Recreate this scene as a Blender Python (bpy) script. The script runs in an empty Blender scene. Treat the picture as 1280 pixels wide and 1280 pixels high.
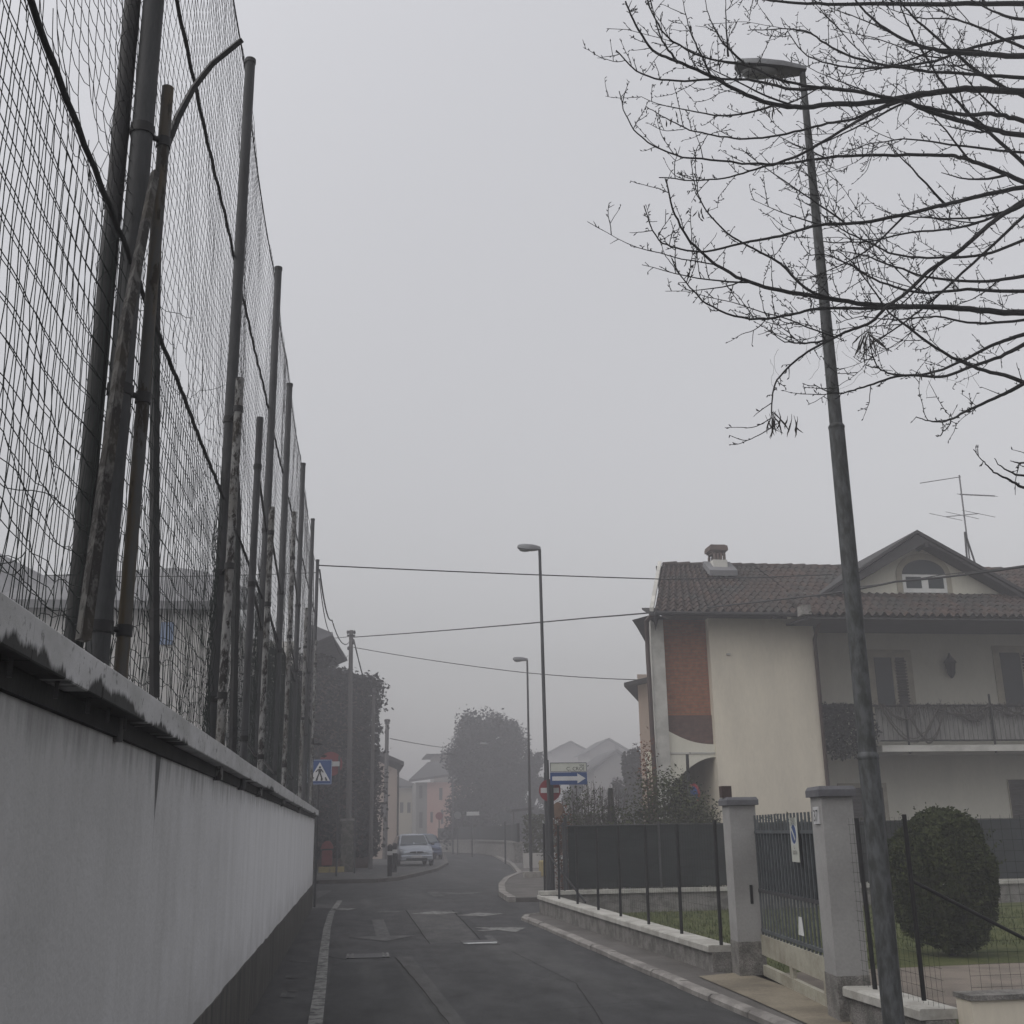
import bpy, math, random
from mathutils import Vector as V, Matrix, noise
random.seed(7)
R = math.radians
PI = math.pi
S = bpy.context.scene
COL = S.collection

# ------------------------------------------------------------------ camera
CR = V((0.9908613, -0.1339787, -0.0156041))
CU = V((-0.0220133, -0.2747584, 0.9612613))
CF = V((0.1330759, 0.9521331, 0.2751968))
EYE = V((0, 0, 1.55))
cam_d = bpy.data.cameras.new('camera'); cam = bpy.data.objects.new('camera', cam_d); COL.objects.link(cam)
cam_d.sensor_width = 36; cam_d.lens = 1400 / 1280 * 36; cam_d.clip_end = 3000; cam_d.clip_start = .05
m = Matrix.Identity(4)
for i in range(3):
    m[i][0] = CR[i]; m[i][1] = CU[i]; m[i][2] = -CF[i]; m[i][3] = EYE[i]
cam.matrix_world = m
S.camera = cam

# measuring helpers: where a sight line of the survey photo meets a plane of the place
def ray(x, y): return CR * ((x - 640) / 1400) - CU * ((y - 640) / 1400) + CF
def G(x, y, z=0.0):
    d = ray(x, y); return EYE + d * ((z - 1.55) / d.z)
def AY(x, y, Y):
    d = ray(x, y); return EYE + d * (Y / d.y)
def AX(x, y, X):
    d = ray(x, y); return EYE + d * (X / d.x)

# ------------------------------------------------------------------ mesh building
class MB:
    def __init__(s): s.v = []; s.f = []; s.smooth = []
    def add(s, vs, fs, sm=False):
        b = len(s.v); s.v += [tuple(p) for p in vs]
        s.f += [tuple(i + b for i in f) for f in fs]; s.smooth += [sm] * len(fs); return s
    def box(s, c, size, rz=0.0, tilt=None):
        hx, hy, hz = size[0] / 2, size[1] / 2, size[2] / 2
        M = Matrix.Rotation(rz, 3, 'Z')
        if tilt: M = M @ Matrix.Rotation(tilt[1], 3, tilt[0])
        vs = [M @ V((x * hx, y * hy, z * hz)) + V(c) for x in (-1, 1) for y in (-1, 1) for z in (-1, 1)]
        return s.add(vs, [(0, 1, 3, 2), (4, 6, 7, 5), (0, 4, 5, 1), (2, 3, 7, 6), (0, 2, 6, 4), (1, 5, 7, 3)])
    def bx(s, x0, x1, y0, y1, z0, z1):
        return s.box(((x0 + x1) / 2, (y0 + y1) / 2, (z0 + z1) / 2), (x1 - x0, y1 - y0, z1 - z0))
    def bbox(s, x0, x1, y0, y1, z0, z1, b=.02):   # box with chamfered edges
        xs = (x0, x1); ys = (y0, y1); zs = (z0, z1); vs = []; idx = {}
        sg = (1, -1)
        for i in (0, 1):
            for j in (0, 1):
                for k in (0, 1):
                    for a in (0, 1, 2):
                        p = [xs[i] + (sg[i] * b if a != 0 else 0), ys[j] + (sg[j] * b if a != 1 else 0), zs[k] + (sg[k] * b if a != 2 else 0)]
                        idx[i, j, k, a] = len(vs); vs.append(p)
        fs = []
        for i in (0, 1): fs.append([idx[i, j, k, 0] for j, k in ((0, 0), (1, 0), (1, 1), (0, 1))])
        for j in (0, 1): fs.append([idx[i, j, k, 1] for i, k in ((0, 0), (1, 0), (1, 1), (0, 1))])
        for k in (0, 1): fs.append([idx[i, j, k, 2] for i, j in ((0, 0), (1, 0), (1, 1), (0, 1))])
        for i in (0, 1):
            for j in (0, 1): fs.append([idx[i, j, 0, 0], idx[i, j, 1, 0], idx[i, j, 1, 1], idx[i, j, 0, 1]])
        for i in (0, 1):
            for k in (0, 1): fs.append([idx[i, 0, k, 0], idx[i, 1, k, 0], idx[i, 1, k, 2], idx[i, 0, k, 2]])
        for j in (0, 1):
            for k in (0, 1): fs.append([idx[0, j, k, 1], idx[1, j, k, 1], idx[1, j, k, 2], idx[0, j, k, 2]])
        for i in (0, 1):
            for j in (0, 1):
                for k in (0, 1): fs.append([idx[i, j, k, a] for a in (0, 1, 2)])
        return s.add(vs, fs)
    def tube(s, pts, r, n=8, cap=True, sm=True):
        pts = [V(p) for p in pts]
        rs = r if isinstance(r, (list, tuple)) else [r] * len(pts)
        vs = []; up = None
        for i, p in enumerate(pts):
            t = (pts[min(i + 1, len(pts) - 1)] - pts[max(i - 1, 0)])
            t = t.normalized() if t.length > 1e-9 else V((0, 0, 1))
            if up is None: up = V((0, 0, 1)) if abs(t.z) < .9 else V((1, 0, 0))
            a = t.cross(up); a = a.normalized() if a.length > 1e-6 else t.orthogonal().normalized()
            b = t.cross(a).normalized(); up = a.cross(t)
            for k in range(n):
                q = 2 * PI * k / n; vs.append(p + (a * math.cos(q) + b * math.sin(q)) * rs[i])
        fs = []
        for i in range(len(pts) - 1):
            for k in range(n):
                fs.append((i * n + k, i * n + (k + 1) % n, (i + 1) * n + (k + 1) % n, (i + 1) * n + k))
        s.add(vs, fs, sm)
        if cap and n > 2:
            s.add(vs[:n], [tuple(range(n))[::-1]]); s.add(vs[-n:], [tuple(range(n))])
        return s
    def lathe(s, c, prof, n=24, sm=True):
        vs = []; c = V(c)
        for (r, z) in prof:
            for k in range(n): vs.append(c + V((r * math.cos(2 * PI * k / n), r * math.sin(2 * PI * k / n), z)))
        fs = [(i * n + k, i * n + (k + 1) % n, (i + 1) * n + (k + 1) % n, (i + 1) * n + k) for i in range(len(prof) - 1) for k in range(n)]
        s.add(vs, fs, sm); s.add(vs[:n], [tuple(range(n))[::-1]]); return s.add(vs[-n:], [tuple(range(n))])
    def prism(s, poly, d):         # polygon (3D points) thrown along vector d
        n = len(poly); d = V(d); a = [V(p) for p in poly]; b = [p + d for p in a]
        return s.add(a + b, [tuple(range(n))[::-1], tuple(range(n, 2 * n))] + [(i, (i + 1) % n, n + (i + 1) % n, n + i) for i in range(n)])
    def sheet(s, poly): return s.add(poly, [tuple(range(len(poly)))])
    def disc(s, c, r, nrm, th, n=32):
        c = V(c); nrm = V(nrm).normalized(); a = nrm.orthogonal().normalized(); b = nrm.cross(a)
        ring = [c + (a * math.cos(2 * PI * k / n) + b * math.sin(2 * PI * k / n)) * r for k in range(n)]
        return s.prism(ring, nrm * th)
    def grid(s, P, sm=False):      # rows of points
        w = len(P[0]); vs = [p for row in P for p in row]
        return s.add(vs, [(i * w + j, i * w + j + 1, (i + 1) * w + j + 1, (i + 1) * w + j) for i in range(len(P) - 1) for j in range(w - 1)], sm)
    def build(s, name, mat, parent=None, org=None):
        o0 = V(org) if org is not None else (V(parent['_o']) if parent is not None and '_o' in parent else V((0, 0, 0)))
        me = bpy.data.meshes.new(name)
        me.from_pydata([tuple(V(p) - o0) for p in s.v], [], s.f)
        me.polygons.foreach_set('use_smooth', s.smooth)
        me.materials.append(mat); me.update()
        o = bpy.data.objects.new(name, me); COL.objects.link(o)
        if parent is not None:
            o.parent = parent; o['_o'] = tuple(o0)
        else:
            o.location = o0; o['_o'] = tuple(o0)
        return o

def tag(o, label=None, cat=None, group=None, kind=None):
    if label: o['label'] = label
    if cat: o['category'] = cat
    if group: o['group'] = group
    if kind: o['kind'] = kind
    return o
def thing(name, label, cat, loc, group=None):
    o = bpy.data.objects.new(name, None); COL.objects.link(o); o.location = loc; o.empty_display_size = .1
    o['_o'] = tuple(loc)
    return tag(o, label, cat, group)
def dup(root, loc, rotz=0.0, label=None):
    r = root.copy(); COL.objects.link(r); r.location = loc; r.rotation_euler = (0, 0, rotz)
    if label: r['label'] = label
    def rec(src, dst):
        for ch in list(src.children):
            c = ch.copy(); COL.objects.link(c); c.parent = dst; rec(ch, c)
    rec(root, r); return r

# ------------------------------------------------------------------ materials
def srgb(h):
    h = h.lstrip('#'); c = [int(h[i:i + 2], 16) / 255 for i in (0, 2, 4)]
    return tuple((x / 12.92 if x <= .04045 else ((x + .055) / 1.055) ** 2.4) for x in c)
class NT:
    def __init__(s, name):
        s.m = bpy.data.materials.new(name); s.m.use_nodes = True; s.t = s.m.node_tree; s.n = s.t.nodes; s.l = s.t.links
        s.b = s.n['Principled BSDF']; s.co = s.n.new('ShaderNodeTexCoord').outputs['Object']
    def mapping(s, scale, co=None):
        mp = s.n.new('ShaderNodeMapping'); mp.inputs['Scale'].default_value = scale; s.l.new(co or s.co, mp.inputs['Vector']); return mp.outputs[0]
    def noise(s, scale, detail=4, rough=.55, vec=None, dist=0):
        t = s.n.new('ShaderNodeTexNoise'); t.inputs['Scale'].default_value = scale; t.inputs['Detail'].default_value = detail
        t.inputs['Roughness'].default_value = rough; t.inputs['Distortion'].default_value = dist
        s.l.new(vec or s.co, t.inputs['Vector']); return t.outputs['Fac']
    def ramp(s, fac, lo, hi, a=0.0, b=1.0):
        t = s.n.new('ShaderNodeMapRange'); t.inputs['From Min'].default_value = lo; t.inputs['From Max'].default_value = hi
        t.inputs['To Min'].default_value = a; t.inputs['To Max'].default_value = b
        if hi < lo:
            pass
        s.l.new(fac, t.inputs['Value']); return t.outputs[0]
    def math(s, op, a, b=None):
        t = s.n.new('ShaderNodeMath'); t.operation = op
        for i, q in enumerate((a, b)):
            if q is None: continue
            if isinstance(q, (int, float)): t.inputs[i].default_value = q
            else: s.l.new(q, t.inputs[i])
        return t.outputs[0]
    def mix(s, fac, a, b, mode='MIX'):
        t = s.n.new('ShaderNodeMix'); t.data_type = 'RGBA'; t.blend_type = mode
        for i, q in ((0, fac), (6, a), (7, b)):
            if isinstance(q, (int, float)): t.inputs[i].default_value = q
            elif isinstance(q, tuple): t.inputs[i].default_value = (*q[:3], 1)
            else: s.l.new(q, t.inputs[i])
        return t.outputs[2]
    def xyz(s):
        t = s.n.new('ShaderNodeSeparateXYZ'); s.l.new(s.co, t.inputs[0]); return t.outputs
    def out(s, col, rough=.85, bump=None, bstr=.3, bdist=.01, metal=0.0, spec=.3):
        if isinstance(col, tuple): s.b.inputs['Base Color'].default_value = (*col[:3], 1)
        else: s.l.new(col, s.b.inputs['Base Color'])
        if isinstance(rough, (int, float)): s.b.inputs['Roughness'].default_value = rough
        else: s.l.new(rough, s.b.inputs['Roughness'])
        s.b.inputs['Metallic'].default_value = metal; s.b.inputs['Specular IOR Level'].default_value = spec
        if bump is not None:
            t = s.n.new('ShaderNodeBump'); t.inputs['Strength'].default_value = bstr; t.inputs['Distance'].default_value = bdist
            s.l.new(bump, t.inputs['Height']); s.l.new(t.outputs[0], s.b.inputs['Normal'])
        return s.m
def mat(name, c, c2=None, scale=4.0, lo=.4, hi=.62, rough=.85, fine=.15, fscale=40.0, bump=.2, bdist=.005, stretch=(1, 1, 1), metal=0.0, spec=.3):
    t = NT(name); v = t.mapping(stretch)
    f = t.noise(fscale, 3, .6, v)
    col = t.mix(t.ramp(t.noise(scale, 5, .6, v), lo, hi), c, c2 or tuple(x * .7 for x in c))
    k = t.ramp(f, .25, .75, 1 - fine, 1 + fine)
    col = t.mix(1.0, col, k, 'MULTIPLY')
    return t.out(col, rough, f, bump, bdist, metal, spec)
def flat(name, c, rough=.5, metal=0.0, spec=.4): return mat(name, c, tuple(x * .88 for x in c), rough=rough, fine=.06, bump=.03, metal=metal, spec=spec)

def wall_mat():
    t = NT('whitewashed_plaster'); x, y, z = t.xyz()
    a = t.ramp(t.noise(1.0, 5, .6, t.mapping((1, 3.5, .28))), .38, .68)       # long vertical run-off streaks
    b = t.ramp(t.noise(1.0, 4, .6, t.mapping((1, 14, .6))), .45, .75)
    col = t.mix(t.math('MULTIPLY', a, .55), (.76, .76, .775), (.62, .62, .62))
    col = t.mix(t.math('MULTIPLY', b, .16), col, (.36, .36, .35))
    # repainted far stretch, weathered near stretch, ragged vertical border
    edge = t.math('ADD', y, t.ramp(t.noise(2.0, 3), 0, 1, -1.2, 1.2))
    old = t.ramp(edge, 11.0, 4.0)
    col = t.mix(t.math('MULTIPLY', old, .64), col, (.29, .288, .28))
    # one dark leak below the coping joint at y = 5.4
    dy = t.math('ABSOLUTE', t.math('ADD', y, t.ramp(t.noise(3.0, 2), 0, 1, -5.45, -5.41)))
    w = t.ramp(z, 1.62, 1.93, .004, .07)
    leak = t.math('MULTIPLY', t.math('LESS_THAN', dy, w), t.ramp(z, 1.35, 1.75, 0.0, .9))
    col = t.mix(leak, col, (.05, .05, .05))
    blot = t.ramp(t.noise(1.6, 6, .7), .48, .70); col = t.mix(t.math('MULTIPLY', t.math('MULTIPLY', blot, t.ramp(edge, 12, 3, .15, 1)), .28), col, (.26, .26, .255))
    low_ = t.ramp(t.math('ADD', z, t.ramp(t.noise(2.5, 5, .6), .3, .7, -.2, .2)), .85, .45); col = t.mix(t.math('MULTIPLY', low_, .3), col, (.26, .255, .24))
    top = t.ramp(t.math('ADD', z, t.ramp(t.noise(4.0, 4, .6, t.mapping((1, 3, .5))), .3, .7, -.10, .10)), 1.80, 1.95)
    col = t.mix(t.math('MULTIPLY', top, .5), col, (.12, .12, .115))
    return t.out(col, .9, t.math('ADD', t.noise(34, 5, .65), t.math('MULTIPLY', t.noise(5, 4), 1.5)), .55, .008)
def cap_mat():
    t = NT('stained_shaded_coping'); x, y, z = t.xyz()
    n1 = t.noise(1.0, 6, .65, t.mapping((1, 2.2, 5)))
    col = t.mix(t.ramp(n1, .35, .65), (.52, .52, .525), (.37, .37, .365))
    spot = t.ramp(t.noise(28, 3), .60, .68)
    col = t.mix(t.math('MULTIPLY', spot, .6), col, (.10, .10, .09))
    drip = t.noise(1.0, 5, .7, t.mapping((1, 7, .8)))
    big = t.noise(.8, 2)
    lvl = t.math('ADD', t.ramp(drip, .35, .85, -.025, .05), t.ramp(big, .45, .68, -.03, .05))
    black = t.ramp(t.math('SUBTRACT', t.math('ADD', lvl, 1.996), z), 0.0, .02)  # drip stains up the face, plus painted shade blackening the slab underside
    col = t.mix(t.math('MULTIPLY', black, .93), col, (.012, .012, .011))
    return t.out(col, .9, t.noise(60, 4), .3, .004)
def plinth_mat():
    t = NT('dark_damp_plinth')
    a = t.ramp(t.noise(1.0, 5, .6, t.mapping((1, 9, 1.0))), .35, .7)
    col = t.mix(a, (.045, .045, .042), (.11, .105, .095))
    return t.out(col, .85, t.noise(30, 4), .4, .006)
def asphalt_mat(name, base, hi):
    t = NT(name)
    big = t.math('ADD', t.math('MULTIPLY', t.ramp(t.noise(.35, 5, .6), .38, .62), .6), t.math('MULTIPLY', t.ramp(t.noise(2.2, 6, .7), .35, .65), .4))
    tracks = t.ramp(t.noise(1.0, 3, .5, t.mapping((1.3, .12, 1))), .4, .65)
    col = t.mix(big, base, hi)
    col = t.mix(t.math('MULTIPLY', tracks, .35), col, tuple(q * .65 for q in base))
    vor = t.n.new('ShaderNodeTexVoronoi'); vor.feature = 'DISTANCE_TO_EDGE'; vor.inputs['Scale'].default_value = .55
    wv = t.n.new('ShaderNodeVectorMath'); wv.operation = 'ADD'
    nz = t.n.new('ShaderNodeTexNoise'); nz.inputs['Scale'].default_value = 1.3; nz.inputs['Detail'].default_value = 5
    t.l.new(t.co, nz.inputs['Vector']); t.l.new(t.co, wv.inputs[0]); t.l.new(nz.outputs['Color'], wv.inputs[1]); t.l.new(wv.outputs[0], vor.inputs['Vector'])
    crack = t.math('MULTIPLY', t.ramp(vor.outputs['Distance'], .012, .003), t.ramp(t.noise(.4, 2), .48, .58))
    col = t.mix(t.math('MULTIPLY', crack, .75), col, (.012, .012, .012))
    mott = t.noise(1.0, 6, .72, t.mapping((2.6, 1.1, 1))); col = t.mix(1.0, col, t.ramp(mott, .33, .67, .5, 1.6), 'MULTIPLY')
    wear = t.ramp(t.noise(1.0, 4, .6, t.mapping((.9, .10, 1))), .5, .68); col = t.mix(t.math('MULTIPLY', wear, .35), col, (.095, .094, .09))
    gr = t.noise(90, 3, .75)
    col = t.mix(1.0, col, t.ramp(gr, .3, .7, .6, 1.45), 'MULTIPLY')
    return t.out(col, t.ramp(big, 0, 1, .72, .88), t.noise(120, 3, .7), .5, .004, spec=.35)
def paint_mat(name, c, wear_lo=.42, wear_hi=.56, under=(.055, .055, .055)):
    t = NT(name)
    w = t.ramp(t.noise(7, 6, .7), wear_lo, wear_hi)
    w2 = t.ramp(t.noise(60, 3, .7), .45, .75)
    f = t.math('MAXIMUM', w, t.math('MULTIPLY', w2, .7))
    return t.out(t.mix(f, c, under), .8, t.noise(120, 3), .4, .003)
def peel_mat(c=(.125, .123, .118), lo=.44, hi=.54):
    t = NT('peeling_grey_paint')
    v = t.mapping((26, 26, 11))
    rust = t.ramp(t.noise(1.0, 6, .75, v, .4), lo, hi)
    col = t.mix(rust, c, (.016, .014, .013))
    col = t.mix(t.math('MULTIPLY', t.ramp(t.noise(3, 4), .5, .62), .35), col, (.055, .045, .03))
    return t.out(col, .8, rust, .6, .003)
def rust_mat():
    t = NT('rust_streaked_pipe')
    v = t.mapping((8, 8, 1.1))
    a = t.ramp(t.noise(1.0, 6, .7, v), .44, .6)
    col = t.mix(a, (.055, .056, .056), (.070, .052, .028))
    col = t.mix(t.ramp(t.noise(1.0, 6, .7, t.mapping((20, 20, 6))), .56, .62), col, (.02, .015, .01))
    return t.out(col, .8, t.noise(50, 4), .4, .003)
def brick_mat(name, a, b, mortar, scale=9.0):
    t = NT(name); x, y, z = t.xyz()
    cb = t.n.new('ShaderNodeCombineXYZ'); t.l.new(t.math('ADD', x, y), cb.inputs[0]); t.l.new(z, cb.inputs[1])
    br = t.n.new('ShaderNodeTexBrick'); t.l.new(cb.outputs[0], br.inputs['Vector'])
    for k, q in (('Color1', a), ('Color2', b), ('Mortar', mortar)): br.inputs[k].default_value = (*q, 1)
    br.inputs['Scale'].default_value = 1; br.inputs['Brick Width'].default_value = .25; br.inputs['Row Height'].default_value = .075
    br.inputs['Mortar Size'].default_value = .011; br.inputs['Mortar Smooth'].default_value = .3
    col = t.mix(1.0, br.outputs['Color'], t.ramp(t.noise(9, 4), .3, .7, .8, 1.2), 'MULTIPLY')
    return t.out(col, .9, br.outputs['Fac'], -.3, .006)
def tile_mat():
    t = NT('roman_roof_tiles')
    v = t.mapping((4.2, 3.0, 3.0))
    w = t.n.new('ShaderNodeTexWhiteNoise'); sn = t.n.new('ShaderNodeVectorMath'); sn.operation = 'FLOOR'
    t.l.new(v, sn.inputs[0]); t.l.new(sn.outputs[0], w.inputs['Vector'])
    col = t.mix(w.outputs['Value'], (.030, .020, .017), (.068, .044, .034))
    col = t.mix(t.ramp(t.noise(1.2, 5, .65), .42, .62), col, (.036, .035, .032))
    col = t.mix(t.math('MULTIPLY', t.ramp(t.noise(22, 4, .7), .55, .68), .5), col, (.115, .105, .092))
    return t.out(col, .9, t.noise(45, 4), .4, .006)
def leaf_mat(name, a, b, scale=3.0):
    t = NT(name); n = t.ramp(t.noise(scale, 4, .7), .35, .65)
    col = t.mix(n, a, b); col = t.mix(1.0, col, t.ramp(t.noise(35, 2), .2, .8, .6, 1.5), 'MULTIPLY')
    return t.out(col, .9, spec=.08)

M = dict(
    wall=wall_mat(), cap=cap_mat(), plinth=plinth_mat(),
    soffit=mat('shade_black_concrete', (.008, .008, .008), (.022, .022, .021), scale=3, bump=.5),  # near-black colour carries the shadow below the coping
    asphalt=asphalt_mat('asphalt', (0.02592, 0.02592, 0.02664), (0.04032, 0.0396, 0.03888)),
    patch=asphalt_mat('asphalt_repair', (0.0435, 0.04275, 0.042), (0.0555, 0.05475, 0.0525)),
    dpatch=asphalt_mat('asphalt_new', (0.0195, 0.0195, 0.02025), (0.02775, 0.02775, 0.02775)),
    pave=mat('worn_pavement', (0.1189, 0.1107, 0.1025), (0.0779, 0.07216, 0.0656), scale=1.2, fine=.22, fscale=55, bump=.3),
    kerb=mat('kerb_stone', (.27, .255, .235), (.15, .14, .13), scale=2.5, fine=.2, bump=.4),
    drive=mat('ochre_concrete', (.225, .195, .145), (.14, .12, .09), scale=1.6, fine=.2, bump=.3),
    soil=mat('soil', (.10, .085, .065), (.06, .05, .04), scale=.7, fine=.3),
    gravel=mat('beige_gravel_path', (.20, .17, .14), (.14, .12, .10), scale=2, fine=.35, fscale=90, bump=.6),
    grass=leaf_mat('grass', (.050, .062, .022), (.082, .088, .036), 2.0),
    line=paint_mat('worn_white_road_paint', (.25, .25, .235), .42, .60),
    faded=paint_mat('faded_white_road_paint', (.115, .115, .11), .38, .58),
    yellow=paint_mat('worn_yellow_kerb_paint', (.36, .29, .12), .5, .7, (.16, .14, .11)),
    seam=mat('tar_seam', (.018, .018, .018), (.030, .030, .029), rough=.95, spec=.05), peel=peel_mat((.085, .083, .078), .42, .52), peel2=peel_mat((.19, .19, .186), .47, .56), rust=rust_mat(),
    dark=mat('dark_painted_steel', (.009, .009, .010), (.015, .0145, .014), scale=6, rough=.6, bump=.15),
    steel=mat('grey_galvanised_steel', (.052, .053, .056), (.030, .0305, .032), scale=5, stretch=(3, 3, .6), rough=.6, fine=.12),
    pole=mat('dull_grey_pole', (0.0372, 0.039, 0.0408), (0.0228, 0.0234, 0.024), scale=4, stretch=(4, 4, .7), rough=.65, fine=.2),
    lamp=mat('weathered_lamp_pole', (0.07875, 0.0825, 0.08625), (0.0315, 0.03375, 0.0315), scale=1.0, lo=.38, hi=.62, stretch=(26, 26, 9), rough=.6, fine=.25),
    net=flat('dark_green_net_cord', (.012, .017, .015), .9), net2=flat('black_net_cord', (.012, .012, .013), .9),
    rope=flat('black_rope', (.012, .012, .012), .95), wire=flat('black_cable', (.02, .02, .02), .7),
    bark=mat('dark_bark', (.0035, .0035, .0034), (.006, .0058, .0055), scale=9, bump=.4),
    deadleaf=flat('dry_leaf', (.018, .015, .012), .9),
    rough=mat('rough_cast_render', (.215, .205, .19), (.12, .115, .105), scale=6, fine=.45, fscale=70, bump=1.0, bdist=.012),
    white=mat('weathered_white_paint', (.43, .42, .385), (.30, .29, .26), scale=4, fine=.1, bump=.2),
    pillar=mat('grey_pillar_render', (0.3, 0.295, 0.285), (0.245, 0.24, 0.232), scale=2, fine=.08, bump=.15),
    slate=mat('dark_grey_cap_stone', (0.124, 0.124, 0.132), (0.088, 0.088, 0.096), scale=3, rough=.6),
    gate=mat('dark_gate_paint', (.085, .095, .10), (.06, .068, .07), rough=.55, scale=6),
    screen=mat('green_grey_shade_net', (.012, .016, .015), (.006, .008, .008), scale=1.5, fine=.3, fscale=60, stretch=(1, 1, 3)),
    screen2=mat('slate_shade_net', (.018, .022, .025), (.012, .015, .017), scale=1.5, fine=.3, fscale=60, stretch=(3, 3, 1)),
    ochre=mat('dirty_cream_metal', (.36, .345, .28), (.24, .22, .17), scale=3, rough=.6),
    beige=mat('beige_house_render', (.65, .595, .485), (.53, .485, .40), scale=1.3, lo=.3, hi=.7, stretch=(1, 1, .3), fine=.05, fscale=20, bump=.15),
    cream=mat('cream_house_render', (.62, .60, .51), (.55, .53, .45), scale=1.3, lo=.3, hi=.7, stretch=(1, 1, .3), fine=.05, fscale=20, bump=.15),
    greyren=mat('pale_house_render', (.56, .54, .46), (.49, .475, .41), scale=1.3, lo=.3, hi=.7, stretch=(1, 1, .3), fine=.05, fscale=20, bump=.15),
    column=mat('stained_grey_render', (.50, .49, .45), (.37, .36, .33), scale=2.0, fine=.06, bump=.1),
    pinkish=mat('faded_pink_render', (.42, .34, .29), (.36, .30, .26), scale=1.3, lo=.3, hi=.7, stretch=(1, 1, .3), fine=.05, fscale=20, bump=.15),
    brick=brick_mat('red_brick', (.27, .108, .052), (.22, .084, .044), (.175, .11, .072)),
    dbrick=brick_mat('dark_brick', (.115, .065, .052), (.095, .055, .045), (.085, .06, .05)),
    tile=tile_mat(), darkroof=mat('dark_roof_edge', (0.0434, 0.042, 0.042), (0.0336, 0.0322, 0.0322), scale=4),
    roofgrey=mat('grey_metal_roof', (.17, .17, .175), (.13, .13, .135), scale=.6),
    hall=mat('pale_hall_panel', (.46, .45, .43), (.40, .39, .375), scale=.5, fine=.05),
    wood=mat('brown_downpipe', (.060, .038, .032), (.045, .03, .026), rough=.5), darkwood=mat('dark_shutter', (.055, .047, .042), (.04, .035, .032), scale=3),
    frame=mat('window_stone_frame', (.36, .33, .26), (.30, .275, .22), scale=3), wframe=flat('white_window_frame', (.62, .62, .60), .5),
    glass=flat('dim_window_glass', (.035, .042, .046), .35, 0, .25), carglass=flat('car_glass', (.05, .062, .068), .08, 0, .7),
    blueglass=flat('blue_window', (.16, .22, .34), .3),
    red=flat('red_sign', (.20, .024, .03), .5), signwhite=flat('white_sign', (.50, .50, .50), .5), blue=flat('blue_sign', (.022, .055, .165), .5),
    black=flat('black_paint', (.010, .010, .011), .5), greysign=flat('aged_white_street_sign', (.46, .47, .42), .5), signback=flat('grey_sign_back', (.14, .145, .15), .5, .3),
    mail=mat('faded_red_box', (.26, .05, .05), (.19, .04, .04), scale=5, rough=.5), tyre=flat('tyre', (.015, .015, .015), .9),
    silver=flat('silver_car_paint', (.34, .365, .41), .3, .35, .5), bluecar=flat('blue_car_paint', (.045, .065, .12), .3, .2, .5), bumper=flat('grey_bumper', (.13, .13, .13), .6),
    lens=flat('headlight_lens', (.52, .54, .56), .15, .2, .6), plate=flat('number_plate', (.55, .55, .55), .5),
    stone=mat('rubble_stone', (.115, .11, .095), (.06, .06, .05), scale=7, lo=.45, hi=.55, fine=.35, bump=.8, bdist=.02),
    ivy=leaf_mat('dark_ivy', (0.012, 0.0132, 0.012), (0.0216, 0.0228, 0.0204), 1.2), fir=leaf_mat('evergreen', (0.015, 0.018, 0.0165), (0.0255, 0.0285, 0.02475), .8),
    bush=leaf_mat('laurel_leaf', (0.0234, 0.0306, 0.0126), (0.054, 0.063, 0.0252), 5), shrub=leaf_mat('shrub_leaf', (0.028, 0.0344, 0.0176), (0.056, 0.06, 0.028), 3),
    redleaf=leaf_mat('rusty_leaf', (.13, .05, .025), (.09, .045, .03), 5), twig=flat('grey_brown_twig', (.055, .048, .042), .9),
    woodpole=mat('grey_wood_pole', (.10, .095, .092), (.07, .066, .064), scale=3, stretch=(6, 6, .5)),
    concretepole=mat('concrete_block', (.32, .305, .28), (.23, .22, .20), scale=5),
    paper=flat('white_paper', (.58, .59, .58), .7), lampglass=flat('lamp_lens', (.22, .225, .22), .25), lamphead=mat('grey_lamp_housing', (.16, .165, .17), (.12, .12, .125), scale=6, rough=.5),
    iron=mat('cast_iron', (.045, .045, .046), (.07, .07, .07), scale=20, bump=.6, rough=.6), chim=mat('chimney_brick', (.14, .105, .09), (.09, .075, .068), scale=5, bump=.4),
    aluminium=flat('antenna_rod', (.16, .16, .165), .5, .3), distant=mat('far_render', (.20, .19, .175), (.165, .16, .15), scale=.4), yellowren=mat('far_yellow_render', (.42, .38, .29), (.36, .33, .26), scale=.4),
)

# ------------------------------------------------------------------ sky, sun, fog
w = bpy.data.worlds.new('World'); S.world = w; w.use_nodes = True
nt = w.node_tree; bg = nt.nodes['Background']
sky = nt.nodes.new('ShaderNodeTexSky'); sky.sky_type = 'NISHITA'; sky.sun_disc = False
SUN_EL, SUN_AZ = 48, -112
sky.sun_elevation = R(SUN_EL); sky.sun_rotation = R(SUN_AZ); sky.dust_density = 1; sky.air_density = 1.5
hs = nt.nodes.new('ShaderNodeHueSaturation'); hs.inputs['Saturation'].default_value = .11
nt.links.new(sky.outputs[0], hs.inputs['Color']); nt.links.new(hs.outputs[0], bg.inputs['Color']); bg.inputs['Strength'].default_value = .12
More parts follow.
